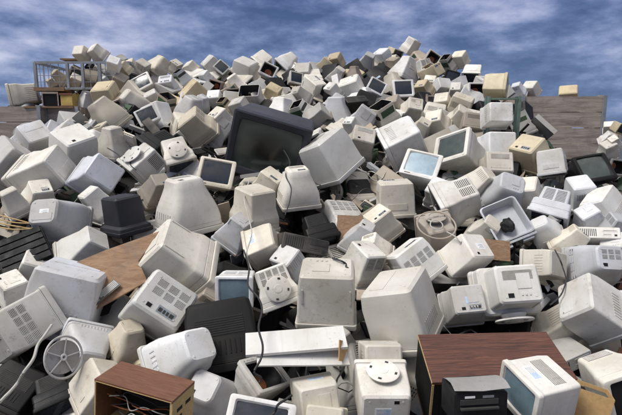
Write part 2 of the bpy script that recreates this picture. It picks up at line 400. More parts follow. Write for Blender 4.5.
COLS = {'W': (.80, .795, .77), 'w': (.69, .68, .65), 'L': (.60, .60, .60), 'b': (.62, .64, .675), 'G': (.42, .42, .41), 'C': (.73, .705, .635), 'c': (.60, .56, .47),
        'Y': (.61, .52, .34), 'y': (.50, .42, .28), 'B': (.36, .31, .25), 'K': (.009, .009, .010), 'D': (.035, .038, .05), 'R': (.2, .15, .13)}
CNAME = {'W': 'white', 'w': 'off-white', 'L': 'light grey', 'b': 'pale bluish', 'G': 'mid grey', 'C': 'cream', 'c': 'dull cream', 'Y': 'yellowed', 'y': 'dark yellowed', 'B': 'brownish', 'K': 'black', 'D': 'charcoal', 'R': 'brown'}
def basis(f, u, view=True):
    f = V2W(f) if view else Vector(f).normalized(); u = V2W(u) if view else Vector(u)
    y = -f; z = (u-f*u.dot(f)).normalized(); x = y.cross(z)
    return Matrix((x, y, z)).transposed()
def monitor(mtx, typ, col, v='tc', vs=0, st=0, lab=None, blue=0, scr='d', tint=None, fz=0., hv=None):
    """an Empty at the monitor's front centre and its parts"""
    dk = col in 'KD'
    jl = R.uniform(.78, 1.06); jw = R.uniform(-.05, .045)
    c = tint or tuple(max(.008, a*jl*(1+jw*q)) for a, q in zip(COLS[col], (1, .2, -1.4)))
    root = empty('crt_monitor', mtx); jh = R.uniform(.94, 1.02)
    if scr != 'open': link('bezel', cached(('bz', dk), lambda: m_bezel(dk)), root, c)
    if scr in 'dbgkm':
        if fz > -.62: link('screen', cached(('sc', scr), lambda: m_screen({'d': 'screen', 'b': 'screensky', 'g': 'screengrey', 'k': 'black', 'm': 'screenmid'}[scr])), root)
    if hv == 4: v = v.replace('c', ''); lab = None if lab == 'c' else lab; fz = 1
    if scr in ('none', 'open') or hv == 4: link('picture_tube', cached('tube', m_tube), root)
    hv = R.randrange(4) if hv is None else hv
    h = link('housing', cached(('h', typ, dk, scr in ('none', 'open'), hv), lambda: m_housing(typ, dk, scr in ('none', 'open'), hv)), root, tuple(x*jh for x in c))
    for q in v.replace('s', 'rl'): link('vent_grille', cached(('v', typ, q, vs, dk), lambda: m_vents(typ, q, vs, dk)), h, c)
    if lab: link('sticker', cached(('l', typ, lab, blue), lambda: m_sticker(typ, lab, blue)), h)
    if fz < .3 and R.random() < (.75 if lab == 'c' else .3): link('power_socket', cached(('s', typ), lambda: m_socket(typ)), h, c)
    if fz < .1 and hv not in (2, 4) and R.random() < .3: link('port_panel', cached(('pp', typ), lambda: m_ports(typ)), h)
    if st:
        sv = R.randrange(3); link('swivel_base', cached(('st', dk, sv), lambda: m_stand(dk, sv)), root, c)
    return root
def m_case(part):
    bm = bmesh.new()
    if part == 'chassis': box(bm, -.5, .5, .03, .95, -.16, .16); 
    if part == 'front_panel':
        loft(bm, [rrect(.035, .505, -.165, .165, .02), rrect(.008, .505, -.165, .165, .03), rrect(0, .495, -.155, .155, .03)], True, True)
        box(bm, .08, .44, -.008, .01, .03, .11, 0); box(bm, .10, .42, -.010, 0, .055, .066, 1); box(bm, .08, .30, -.006, .01, -.09, -.02, 0); box(bm, .10, .28, -.009, 0, -.06, -.05, 1)
        for i in range(9): box(bm, -.44+.045*i, -.42+.045*i, -.003, .01, -.11, .11, 1)
        box(bm, .36, .42, -.012, .01, -.10, -.05, 1)
    if part == 'back_plate':
        box(bm, -.48, .48, .95, .958, -.145, .145, 0)
        for i in range(6): box(bm, -.05+.08*i, .0+.08*i, .958, .962, -.12, .12, 1)
        box(bm, -.42, -.2, .958, .963, -.06, .1, 1)
    return mesh(part, bm, {'chassis': ['plastic'], 'front_panel': ['plastic', 'slot'], 'back_plate': ['galv', 'slot']}[part], .008 if part == 'chassis' else 0)
def desktop_case(mtx, col):
    r_ = empty('computer_case', mtx); c = COLS[col]
    for p_ in ('chassis', 'front_panel', 'back_plate'): link(p_, cached(('case', p_), lambda: m_case(p_)), r_, c)
    return r_
def m_keys(part):
    bm = bmesh.new()
    if part == 'case':
        loft(bm, [rrect(0, .5, -.17, .17, .02), rrect(.035, .5, -.17, .17, .03), rrect(.045, .485, -.155, .155, .03)], True, True)
        pass
    else:
        for j in range(5):
            for i in range(15 if j else 13):
                x = -.47+i*.046; z = .12-j*.052
                if j == 4 and 3 < i < 9: continue
                box(bm, x, x+.04, -.018, 0, z-.042, z, 1 if (i < 1 or i > 12) else 0)
        box(bm, -.285, -.06, -.018, 0, -.13, -.088); 
        for j in range(5):
            for i in range(4): box(bm, .29+i*.046, .33+i*.046, -.018, 0, .12-j*.052-.042, .12-j*.052)
    return mesh(part, bm, ['plastic', 'galv'])
def keyboard(mtx, col):
    r_ = empty('keyboard', mtx); link('case', cached('kc', lambda: m_keys('case')), r_, COLS[col]); link('keys', cached('kk', lambda: m_keys('keys')), r_, COLS['G' if col == 'K' else 'w']); return r_
# ------------------------------------------------------------------ the heap
PROF = [(-1.5, -3.2), (0, -2.35), (1.2, -1.78), (2.1, -1.35), (2.77, -1.02), (3.64, -.62), (4.72, -.21), (6.14, .33), (7.2, .75), (8.1, 1.23), (12, 3.2)]
def prof(y):
    if y <= PROF[0][0]: return PROF[0][1]
    for (a, b), (c, d) in zip(PROF, PROF[1:]):
        if y <= c: return b+(d-b)*(y-a)/(c-a)
    return PROF[-1][1]
RIDGE = [(-9, -1.5), (-6.5, -.3), (-4.9, -.14), (-3.1, -.12), (-2.75, .3), (-2.4, .76), (-1.5, .86), (-.2, .90), (.8, .96), (1.5, 1.22), (2.0, 1.15), (2.45, .78), (2.7, -.25), (2.85, -.42), (4.2, -.44), (6.5, -.6), (9, -1.6)]
def zridge(x):
    if x <= RIDGE[0][0]: return RIDGE[0][1]
    for (a, b), (c, d) in zip(RIDGE, RIDGE[1:]):
        if x <= c: return b+(d-b)*(x-a)/(c-a)
    return RIDGE[-1][1]
def hz(x, y):
    p = prof(y); r = zridge(x); k = .12
    if x < -2.5: t_ = min(1, max(0, (y-6.7)/.4)); r = max(r, -.12+t_*.66-max(0, -4.2-x)*1.2*t_)
    h = max(k-abs(p-r), 0)/k
    z = min(p, r)-h*h*k*.25
    z -= .55*max(0, y-8.7)+.5*max(0, abs(x)-8)
    return z
def hit(px, py):
    d = ray(px, py); best = (9, 6); prev = None
    for i in range(140, 880):
        t = i*.01
        p = d*t
        if p.y > 8.6: break
        g = p.z-hz(p.x, p.y)
        if g <= 0: return t
        if g < best[0]-.004: best = (g, t)
    return best[1]
# ground
bm = bmesh.new(); G = 26
vv = [[bm.verts.new(((i-G/2)*abs(i-G/2)**1.6*1.1, (j-G/2)*abs(j-G/2)**1.6*1.1, 0)) for i in range(G+1)] for j in range(G+1)]
for j in range(G):
    for i in range(G): bm.faces.new((vv[j][i], vv[j][i+1], vv[j+1][i+1], vv[j+1][i]))
o = link('ground', mesh('ground', bm, ['ground'], recalc=False)); o['kind'] = 'structure'
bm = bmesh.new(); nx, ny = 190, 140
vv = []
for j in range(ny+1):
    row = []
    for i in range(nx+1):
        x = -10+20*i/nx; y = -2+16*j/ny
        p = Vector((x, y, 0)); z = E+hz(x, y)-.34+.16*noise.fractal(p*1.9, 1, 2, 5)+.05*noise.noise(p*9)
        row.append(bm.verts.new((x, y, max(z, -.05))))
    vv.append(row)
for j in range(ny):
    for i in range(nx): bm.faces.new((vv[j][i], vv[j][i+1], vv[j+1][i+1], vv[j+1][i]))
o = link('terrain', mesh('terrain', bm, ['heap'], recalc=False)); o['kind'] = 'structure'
# ------------------------------------------------------------------ placing by sight line onto the heap
THINGS = []   # (object, px, py, text attributes) for labels
def put(px, py, w, f, u, dd=0., half=.45, size=None, dep=None):
    """matrix for a thing whose middle is on the heap along that sight line; local front plane at y=0, middle at y=half"""
    d = dep or hit(px, py)-dd
    if size: w = size*FPX/d
    s = w*d/FPX
    B = basis(f, u)
    c = unproj(px, py, d)
    org = c-B @ Vector((0, half*s, 0))
    return Matrix.Translation(org) @ B.to_4x4() @ Matrix.Diagonal((s, s, s, 1)), d, s
def tag(o, label, cat, group=None):
    if label: o['label'] = label
    o['category'] = cat
    if group: o['group'] = group
def mon(px, py, w, typ, f, u, col='W', label=None, dd=0., fill=False, dep=None, **k):
    if py < 125 and not k.get('scr') in ('g', 'b'): w *= 1.06
    mtx, d, s = put(px, py, w, f, u, dd, dep=dep)
    o = monitor(mtx, typ, col, fz=Vector(f).normalized().z, **k)
    tag(o, label, 'monitor', 'discarded monitors piled on the heap')
    THINGS.append([o, px, py, w, typ, col, Vector(f).normalized(), k.get('scr', 'd'), k.get('st', 0), label, fill])
    return o

def other(kind, px, py, w, f, u, col, label=None, dd=0., dep=None, fill=False):
    mtx, d, s = put(px, py, w, f, u, dd, .45 if kind == 'case' else 0, dep=dep)
    o = (desktop_case if kind == 'case' else keyboard)(mtx, col)
    tag(o, label, {'case': 'computer case', 'key': 'keyboard'}[kind], 'loose computer parts on the heap'); return o
# ------------------------------------------------------------------ monitors seen one by one, front rows first
# px, py, width px, shell, screen direction (view axes: right, up, to viewer), top direction, colour
N = None
mon(178, 262, 65, 'box', (.64, -.55, -.40), (.35, .75, .45), 'C', 'large cream monitor with a deep square back, above the vented one beside the plywood', v='', dd=.1)
mon(187, 206, 56, 'round', (.03, -.95, -.25), (-.62, .0, -.7), 'W', 'big rounded white monitor lying face down, between the charcoal monitor and the black television', v='c', dd=.12)
mon(254, 210, 44, 'box', (-.05, -.92, -.3), (.72, .1, -.6), 'C', 'cream monitor lying face down with one corner forward, directly below the black television', v='t', vs=1, lab='t')
mon(123, 213, 44, 'flange', (.1, -.97, -.2), (.62, .05, -.7), 'D', 'charcoal monitor lying face down on the upper end of the plywood', v='', dd=.08, hv=0)
mon(331, 158, 46, 'cube', (.48, -.78, -.25), (-.62, -.1, -.75), 'C', 'cream monitor tipped forward with a dark mark on its top, right beside the black television', v='c', dd=.12)
mon(401, 143, 40, 'cube', (-.86, -.42, -.15), (-.3, .70, .62), 'W', 'smooth blocky off-white monitor lying over the one with the pale blue screen', v='', dd=.1)
mon(421, 173, 36, 'taper', (-.18, .5, .85), (.38, .82, -.4), 'W', 'white monitor with a pale blue screen facing up', v='t', scr='b')
mon(461, 155, 40, 'box', (-.72, .42, .5), (.12, .85, -.3), 'C', 'cream monitor with its grey screen facing up, beside the stacked white monitors', v='t', scr='g', dd=.1)
mon(455, 202, 42, 'box', (-.83, -.3, -.1), (-.2, .72, .62), 'W', 'white monitor lying on its side below the pale blue screen, its underside grey', v='t', vs=1, dd=.08)
mon(298, 188, 40, 'round', (.02, -.88, -.35), (-.25, .3, -.85), 'w', 'rounded off-white monitor with seam lines, leaning at the corner of the black television', v='c', dd=.12)
mon(395, 199, 37, 'cube', (.06, -.93, -.2), (-.02, .12, .95), 'C', 'flat-sided cream monitor standing on its face, just above the round swivel base on end', v='', dd=.08)
mon(361, 144, 30, 'box', (-.15, -.5, -.8), (.2, .85, -.4), 'C', 'small cream monitor with its back outward, squeezed between two larger ones', v='c', dd=.02)
mon(402, 311, 70, 'cube', (.30, -.9, -.15), (.72, .35, .5), 'C', 'very large pale monitor standing on its face above the rosewood television', v='', dd=.12, hv=2)
mon(327, 293, 60, 'cube', (.0, -.9, -.3), (-.06, .3, .9), 'C', 'large cream monitor lying face down beside the one with a round base and vents', v='', lab=N, dd=.15, hv=3)
mon(362, 265, 40, 'box', (-.3, -.85, -.4), (.78, .05, -.5), 'C', 'cream monitor with vent slots down its side, behind the larger cream one', v='st', vs=1)
mon(276, 288, 42, 'box', (.34, -.9, .12), (-.1, -.3, -.93), 'C', 'cream monitor showing its underside with square vents and a round swivel base', v='b', vs=2, st=1, dd=.1)
mon(415, 264, 42, 'cube', (.55, -.78, .0), (-.05, -.3, -.95), 'C', 'cream monitor showing an underside covered in small vents, above the very large pale one', v='b', vs=2, dd=.06)
mon(466, 256, 38, 'cube', (-.45, -.6, -.62), (-.35, .7, -.6), 'W', 'white monitor with a bright paper sticker on its back', v='', lab='c', dd=.08)
mon(509, 290, 62, 'step', (.04, -.35, -.92), (-.06, .92, -.32), 'W', 'white monitor seen from behind with open sockets and a round base, above the rosewood television', v='tc', vs=1, st=1, dd=.15)
mon(592, 309, 52, 'cube', (.78, -.5, -.15), (.25, .62, .72), 'W', 'wide white monitor lying on its side above the white one with a black screen', v='', dd=.15)
mon(543, 265, 34, 'cube', (-.55, -.1, -.8), (.0, .9, -.35), 'c', 'upright dull cream monitor turned away, between two white ones', v='t', lab='t', blue=1)
mon(597, 264, 48, 'round', (.0, -.3, -.93), (.05, .92, -.3), 'L', 'light grey monitor with two large vent panels on its back', v='cst', vs=2, dd=.05)
mon(464, 305, 42, 'box', (.05, -.42, -.88), (-.08, .88, -.42), 'L', 'light grey monitor back with a pale blue sticker, beside the very large pale one', v='t', lab='c', blue=2)
mon(237, 288, 37, 'cube', (-.03, -.1, .97), (0, .96, .12), 'W', 'upright white monitor with a grey blue screen, beside the one with a round base', v='t', vs=1, scr='m', dd=.06)
mon(262, 246, 34, 'cube', (-.85, -.35, -.1), (-.22, .62, .72), 'C', 'sideways cream monitor with a pale label, above the upright blue-screened one', v='', lab='t', blue=1, dd=.05)
mon(160, 307, 57, 'cube', (-.45, -.42, -.75), (.42, .72, -.55), 'C', 'cream monitor with rows of square vents on its back, below the plywood', v='ct', vs=2, dd=.12, lab=N)
mon(184, 357, 62, 'round', (-.62, -.5, -.5), (-.32, .82, -.3), 'W', 'rounded white monitor with a torn paper sticker, behind the open walnut cabinet', v='t', vs=0, lab='r', dd=.14)
mon(210, 396, 54, 'round', (.1, -.6, -.75), (.35, .75, -.5), 'L', 'light grey rounded monitor half hidden behind the right end of the open walnut cabinet', v='t')
mon(382, 393, 54, 'cube', (.0, .35, -.9), (.0, -.88, -.4), 'W', 'upside-down white monitor with its oval swivel base on top, beside the rosewood television', v='', st=1, lab='c', blue=1, dd=.12)
mon(381, 360, 42, 'cube', (.0, -.2, -.95), (0, .9, .3), 'w', 'off-white monitor with a blue label on top, behind the upside-down one', v='', lab='t', blue=2, dd=.1)
mon(538, 391, 56, 'cube', (-.93, -.10, .24), (-.02, .93, .36), 'W', 'white monitor standing upright with a label on top and its blue screen turned aside', v='t', scr='m', lab='t', blue=1, dd=.36, hv=0)
mon(618, 384, 66, 'taper', (.1, -.1, .97), (-.28, .95, .05), 'W', 'white monitor with a wide black screen, beside the cardboard box', v='t', scr='k', dd=.15)
mon(258, 432, 66, 'taper', (.1, .48, .86), (.16, .85, -.45), 'W', 'white framed monitor with a dark screen lying on its back at the bottom edge', v='t', dd=.15)
mon(316, 398, 44, 'cube', (-.2, -.1, -.95), (-.06, .94, .2), 'C', 'cream monitor with a small blue label, below the white boards', v='', lab='t', blue=2, dd=.1)
mon(325, 424, 42, 'cube', (.1, -.4, -.9), (0, .85, .4), 'c', 'dull cream monitor cut off by the bottom edge, below the small blue label', v='', dd=.15)
mon(24, 326, 58, 'cube', (.50, .35, -.78), (-.55, .78, .1), 'C', 'cream monitor with vents and a blue sticker, its cable dangling, above the black scrap', v='cs', vs=2, dd=.12)
mon(68, 300, 70, 'cube', (-.25, -.9, -.05), (.2, .12, .96), 'b', 'pale bluish monitor with a broad flat side, leaning against the plywood', v='', dd=.06)
mon(86, 350, 48, 'round', (-.45, .35, -.75), (.5, .7, .2), 'b', 'pale bluish monitor with a bent plastic edge, above the open walnut cabinet', v='', lab=N, dd=.0)
mon(127, 342, 40, 'round', (-.3, -.85, -.3), (.7, .1, -.6), 'c', 'dull cream curved monitor half buried between the vented one and the pale bluish one', v='t', dd=-.02)
mon(98, 388, 44, 'cube', (-.55, -.75, .0), (-.4, .5, .75), 'C', 'narrow cream monitor lying behind the left end of the open walnut cabinet', v='', dd=.0)
mon(84, 253, 46, 'taper', (-.7, -.62, -.15), (-.35, .55, .72), 'C', 'long cream monitor tapering toward the charcoal one, above the plywood', v='', dd=.03)
mon(57, 221, 50, 'round', (.06, -.35, -.92), (-.05, .92, -.35), 'L', 'light grey monitor turned away with a pale label and one dark socket', v='', lab='c', dd=.12)
mon(43, 174, 48, 'box', (-.86, -.35, -.2), (-.25, .75, .55), 'C', 'deep cream monitor on its side, just below the one with the disc base', v='', dd=.12)
mon(74, 149, 38, 'cube', (-.3, -.7, -.6), (-.7, .55, -.2), 'W', 'bright white monitor tilted on a corner beside the grey crates', v='', dd=.1)
mon(98, 178, 42, 'box', (-.62, -.2, -.72), (.45, .82, -.3), 'b', 'pale bluish monitor tilted on edge next to the bright white one', v='', dd=.12)
mon(113, 142, 34, 'pyr', (.0, -.9, -.35), (.5, .2, -.8), 'w', 'off-white monitor lying face down behind the pale bluish tilted one', v='')
mon(143, 164, 34, 'box', (-.55, -.6, .2), (-.1, -.75, -.35), 'C', 'cream monitor lying upside down with its round swivel base upward', v='s', st=1, dd=.08)
mon(177, 156, 31, 'box', (.3, -.62, .2), (.0, -.7, -.55), 'W', 'white monitor lying upside down with a ribbed round base, behind the big rounded one', v='s', st=1, dd=.03)
mon(33, 141, 34, 'box', (-.45, -.45, -.6), (.05, -.85, -.45), 'W', 'white monitor upside down with a flat disc base, in front of the grey crates', v='', st=1, dd=.0)
mon(217, 178, 35, 'taper', (.12, .28, .92), (.14, .93, -.3), 'C', 'cream framed monitor facing out with a dark screen, beside the black television', v='t', dd=.05)
mon(8, 166, 44, 'cube', (-.6, -.75, .1), (-.5, .3, .8), 'b', 'pale bluish monitor cut off by the left edge, leaning over', v='', dd=.0)
mon(14, 203, 28, 'taper', (.2, -.8, -.5), (.6, .5, -.4), 'w', 'off-white monitor at the left edge above the yellow pipes', v='t')
mon(362, 237, 36, 'pyr', (-.3, -.75, -.55), (.4, .6, -.5), 'L', 'light grey battered monitor between the wooden panel and the vented underside', v='t', dd=.03)
mon(375, 250, 30, 'taper', (.5, -.7, -.4), (.2, .6, -.7), 'w')
mon(437, 232, 36, 'box', (-.1, .4, -.8), (.1, -.55, -.8), 'B', 'brownish monitor on end with a wide hollow round base ring', v='', st=1, dd=.02)
mon(552, 208, 38, 'step', (-.45, -.75, .3), (-.32, .55, .75), 'L', 'light grey monitor box with a vented front tray, beside the open grey shell', v='ts', vs=1, dd=.06)
mon(580, 193, 28, 'cube', (.2, -.75, -.5), (-.6, .5, .3), 'W', 'white monitor tilted above the grey box with a tray', v='s', dd=.03)
mon(591, 222, 34, 'taper', (.5, -.6, -.5), (-.3, .7, -.5), 'b', N, v='t')
mon(604, 208, 34, 'cube', (.6, -.75, -.1), (.2, .4, .85), 'C', 'cream slab-sided monitor at the right edge above the grey vented backs', v='', dd=.02)
mon(545, 232, 30, 'round', (.6, -.6, -.4), (.1, .6, -.7), 'w', N, v='t')
mon(570, 243, 32, 'taper', (-.5, -.7, -.4), (.4, .5, -.7), 'C', N, v='t')
mon(615, 250, 30, 'box', (.5, -.6, -.5), (.2, .8, -.5), 'w', N, v='t')
mon(613, 232, 34, 'taper', (-.2, -.8, -.5), (.1, .5, -.8), 'G', N, v='ts', vs=1)
mon(503, 196, 44, 'round', (-.1, -.5, -.8), (.3, .8, -.4), 'L', 'light grey ribbed monitor behind the open grey shell', v='st', vs=1, dd=-.05)
mon(478, 186, 34, 'taper', (-.5, -.6, -.5), (-.2, .8, -.5), 'c', N, v='t')
mon(525, 195, 30, 'cube', (.4, -.7, -.5), (.4, .6, -.6), 'w', N, v='t')
mon(530, 154, 31, 'cube', (.5, -.65, -.55), (.6, .72, -.1), 'Y', 'yellowed box-like monitor leaning against the big grey crate', v='', dd=.06)
mon(552, 164, 27, 'cube', (.05, -.85, .1), (-.55, .3, .75), 'W', 'bright white monitor lying over dark scrap in front of the big grey crate', v='', dd=.05)
mon(611, 166, 20, 'cube', (.2, -.3, .9), (.1, .95, .1), 'G', 'small grey box with a black opening at the right edge', scr='none', v='')
mon(586, 176, 36, 'taper', (.05, .45, .88), (-.2, .85, -.4), 'K', 'black monitor with a wide dull green screen, below the big grey crate', scr='g', v='', dd=.0)
mon(497, 116, 25, 'cube', (.02, -.1, -.98), (.02, .98, .05), 'W', 'white monitor upper one in the green rack beside the big grey crate', v='', dep=4.85)
mon(497, 147, 31, 'cube', (.0, -.1, -.98), (.02, .98, -.1), 'W', 'bright white monitor lower one in the green rack beside the big grey crate', v='', dep=4.75, hv=0)
mon(496, 170, 34, 'box', (.1, -.4, -.9), (.1, .9, -.3), 'w', N, v='c', dd=.0)
# right edge and below
mon(557, 330, 40, 'box', (-.5, -.6, -.5), (.3, .7, -.5), 'c', N, v='t', dd=-.1)
mon(340, 345, 36, 'taper', (.2, -.7, -.5), (.7, .4, -.4), 'G', N, v='t', dd=-.1)
mon(290, 265, 34, 'box', (.3, -.6, -.6), (.5, .6, -.4), 'L', N, v='t', dd=-.02)
mon(207, 300, 34, 'taper', (-.5, -.5, -.6), (.4, .7, -.4), 'B', N, v='t', dd=-.12)
mon(485, 232, 30, 'taper', (-.3, -.6, -.7), (.6, .7, -.2), 'c', N, v='t', dd=-.08)
mon(440, 195, 30, 'box', (.3, -.5, -.8), (.5, .8, -.2), 'w', N, v='t', dd=-.1)
mon(382, 225, 32, 'box', (.4, -.7, -.5), (-.5, .5, -.6), 'C', N, v='t', dd=-.06)
mon(268, 186, 30, 'box', (-.4, -.7, -.5), (.5, .6, -.4), 'C', 'cream monitor peeping out under the front of the black television', v='t', dd=-.05)
mon(236, 232, 34, 'taper', (-.4, -.7, -.5), (.5, .6, -.4), 'L', N, v='t', dd=-.08)
mon(318, 232, 34, 'step', (.3, -.7, .4), (.1, .6, .8), 'K', 'black video deck-like monitor below the seamed rounded one', v='t', dd=-.02)
mon(98, 205, 34, 'taper', (.4, -.7, -.5), (.5, .6, -.4), 'C', N, v='t', dd=-.08)
mon(158, 190, 30, 'taper', (-.4, -.6, -.6), (-.5, .6, -.4), 'B', N, v='t', dd=-.08)
mon(40, 198, 34, 'taper', (-.4, -.6, -.6), (-.5, .6, -.4), 'W', N, v='t', dd=-.1)
mon(36, 268, 36, 'cube', (-.5, -.7, -.4), (-.5, .5, .5), 'C', 'cream monitor edge showing between the black slatted unit and the pale bluish slab', v='', dd=-.08)
mon(12, 292, 34, 'box', (-.2, -.8, -.5), (.6, .4, -.6), 'W', N, v='t', dd=-.06)
mon(45, 360, 40, 'cube', (-.6, -.3, .6), (.2, .9, .3), 'K', 'black monitor under the dangling cable at the lower left', v='s', dd=-.12)
mon(14, 395, 50, 'cube', (-.3, -.6, .7), (.3, .8, .5), 'K', 'black monitor in the bottom left corner', v='t', dd=-.05)
mon(55, 395, 40, 'step', (.5, -.6, .5), (.1, .7, .6), 'K', 'black monitor beside the open walnut cabinet at the lower left', v='t', dd=-.05)
mon(224, 340, 72, 'cube', (.15, -.78, .3), (.05, .35, .9), 'K', 'wide black monitor lying below the upright white one with a blue screen', v='t', dd=.02)
mon(256, 386, 48, 'taper', (.5, .75, .3), (.6, -.5, .5), 'w', 'off-white flared monitor shell on its back, left of the small blue label one', v='t', scr='none', dd=.02)
# middle band, further up the heap
mon(198, 128, 32, 'box', (.55, -.55, -.55), (-.5, .7, .1), 'c', 'dull cream deep-backed monitor on a slant, left of the black television', v='s', vs=1, dd=.04)
mon(190, 110, 25, 'round', (-.3, -.8, -.4), (.6, .4, -.6), 'L', 'light grey rounded monitor between the slanted cream one and the screens', v='c')
mon(222, 121, 22, 'box', (.4, -.6, -.6), (.6, .6, -.3), 'C', N, v='t')
mon(281, 113, 32, 'pyr', (-.1, -.95, -.1), (.6, .0, -.75), 'W', 'bright white pointed monitor just behind the top of the black television', v='', dd=-.05)
mon(336, 113, 34, 'pyr', (.02, -.95, -.25), (.25, .1, -.9), 'b', 'pale bluish pointed monitor standing on its face, up the slope from the tipped cream one', v='', dd=.08)
mon(384, 116, 25, 'box', (.35, -.75, -.5), (-.5, .6, -.2), 'C', N, v='t', hv=4)
mon(412, 112, 25, 'taper', (-.1, -.4, -.88), (.15, .9, -.3), 'C', N, v='c')
mon(395, 107, 18, 'box', (.5, -.6, -.5), (.3, .6, -.6), 'B', N, v='t')
mon(318, 118, 22, 'box', (-.6, -.5, -.4), (.2, .8, -.4), 'G', N, v='t')
mon(302, 113, 22, 'taper', (.5, -.6, -.5), (.2, .8, -.4), 'C', N, v='t', hv=4)
mon(362, 120, 24, 'box', (-.5, -.7, -.3), (.4, .6, -.6), 'L', N, v='t')
mon(352, 128, 20, 'taper', (.4, -.6, -.6), (.4, .7, -.4), 'w', N, v='t')
mon(437, 124, 22, 'box', (.5, -.5, -.6), (.1, .9, -.3), 'C', N, v='t')
mon(420, 130, 22, 'taper', (-.3, -.6, -.7), (.5, .7, -.3), 'c', N, v='t')
mon(472, 126, 24, 'cube', (.1, -.3, -.95), (.2, .9, -.2), 'B', 'brownish monitor leaning beside the stack of white monitors', v='c')
mon(459, 120, 22, 'box', (-.4, -.6, -.6), (.4, .7, -.4), 'c', N, v='t')
mon(149, 119, 20, 'taper', (.12, .22, .95), (-.48, .85, -.1), 'W', 'white framed monitor with a dark screen, lower of the two tilted screens near the cage', v='t', dd=.05)
mon(145, 87, 19, 'taper', (-.12, .3, .93), (-.45, .82, -.25), 'W', 'white framed monitor with a dark screen, upper of the two tilted screens near the cage', v='t', dd=.05)
mon(158, 67, 20, 'round', (-.5, -.8, .1), (.5, -.1, -.7), 'c', 'rounded dull cream monitor on the skyline right of the cage', v='c', vs=0)
mon(168, 87, 18, 'box', (.1, -.6, -.75), (-.1, .8, -.6), 'L', N, v='c')
mon(182, 79, 17, 'taper', (.4, -.7, -.5), (.5, .6, -.3), 'L', N, v='t', hv=4)
mon(192, 70, 14, 'box', (.5, -.6, -.5), (.4, .6, -.5), 'C', N, v='t')
mon(142, 69, 15, 'box', (-.4, -.6, -.6), (.4, .6, -.5), 'C', N, v='t')
mon(194, 94, 22, 'cube', (-.65, -.75, .0), (-.6, .5, .5), 'Y', 'yellowed slab-sided monitor lying on a slant in the upper slope', v='')
mon(134, 103, 24, 'round', (.5, -.5, -.6), (.5, .8, -.1), 'c', N, v='t')
mon(153, 99, 14, 'cube', (.3, -.6, -.6), (-.4, .7, -.3), 'C', N, v='')
mon(166, 104, 18, 'box', (-.3, -.7, -.5), (.6, .5, -.5), 'B', N, v='t', hv=4)
mon(107, 97, 24, 'cube', (.1, -.75, -.6), (-.2, .5, .4), 'Y', 'yellowed boxy monitor below the right end of the wire cage', v='')
mon(107, 116, 32, 'round', (.5, -.7, -.4), (.5, .6, -.5), 'c', 'dull cream battered monitor below the yellowed boxy one', v='t')
mon(86, 100, 18, 'pyr', (-.3, -.8, -.4), (.6, .4, -.5), 'W', N, v='')
mon(24, 96, 25, 'box', (-.88, -.2, .3), (-.25, .9, .1), 'c', 'dull cream monitor facing left on top of the grey crates', v='', dd=.0)
mon(82, 54, 13, 'cube', (.2, -.3, -.9), (.05, .95, -.1), 'C', 'small cream monitor on top of the wire cage', v='')
mon(98, 54, 15, 'box', (.5, -.5, -.6), (.3, .8, -.4), 'W', 'small white monitor on top of the wire cage', v='t')
mon(114, 64, 12, 'cube', (-.3, -.4, -.85), (.2, .9, -.3), 'W', N, v='')
mon(124, 69, 12, 'box', (.4, -.6, -.6), (.3, .7, -.5), 'Y', N, v='')
mon(120, 83, 16, 'box', (-.4, -.5, -.7), (.3, .8, -.5), 'B', N, v='t')
mon(131, 79, 13, 'cube', (.3, -.4, .8), (.3, .9, .1), 'K', N, v='')
mon(60, 78, 15, 'taper', (.5, -.5, -.6), (.6, .7, -.2), 'y', 'dark yellowed monitor inside the wire cage', v='t')
mon(92, 80, 16, 'cube', (-.2, -.3, -.9), (.1, .95, -.2), 'B', 'brownish monitor inside the wire cage', v='t')
mon(213, 67, 18, 'cube', (.55, -.55, -.5), (.5, .8, .1), 'C', 'cream monitor on the skyline behind the diamond-tilted screen', v='')
mon(222, 70, 13, 'taper', (.1, .2, .96), (.62, .72, -.1), 'G', 'small grey monitor with its screen tilted like a diamond on the skyline', v='t', dd=.1)
mon(206, 78, 12, 'box', (.4, -.6, -.6), (.4, .7, -.4), 'W', N, v='t')
mon(217, 86, 13, 'box', (-.2, -.3, .9), (.3, .9, .0), 'R', 'brown opened monitor full of copper parts near the skyline', scr='none', v='')
mon(233, 95, 14, 'box', (.2, -.2, .95), (-.1, .95, .0), 'R', 'brown opened monitor with a copper coil, lower of the two gutted ones', scr='none', v='')
mon(245, 71, 21, 'cube', (-.2, -.75, -.6), (.1, .6, .7), 'L', 'light grey wide monitor lying on the skyline beside the gutted white ring', v='')
mon(237, 84, 18, 'taper', (.5, -.7, -.4), (-.6, .4, .3), 'W', N, v='')
mon(262, 62, 16, 'cube', (-.6, -.6, .3), (.5, .7, .4), 'C', N, v='s', vs=1)
mon(268, 73, 16, 'round', (.15, .15, .97), (.4, .85, .0), 'W', 'white gutted monitor with a black hollow front on the skyline', scr='none', v='', dd=.1)
mon(287, 64, 20, 'round', (-.6, -.6, .2), (.4, .7, -.2), 'W', 'bright white rounded monitor on the skyline above the black television', v='', dd=.0)
mon(294, 80, 14, 'taper', (.45, .1, .88), (.1, .97, .0), 'C', 'cream framed monitor with a narrow dark screen below the bright rounded one', v='', dd=.1)
mon(215, 99, 14, 'cube', (.1, -.5, -.85), (0, .85, -.4), 'W', N, v='')
mon(201, 104, 16, 'round', (-.3, -.7, -.5), (.5, .6, -.5), 'L', N, v='c')
mon(225, 106, 15, 'taper', (.4, -.6, -.6), (.4, .7, -.4), 'Y', N, v='t', hv=4)
mon(251, 99, 22, 'cube', (.1, -.6, -.8), (.05, .8, -.6), 'w', N, v='t', hv=4)
mon(272, 95, 18, 'box', (-.3, -.6, -.7), (.4, .7, -.5), 'Y', N, v='t')
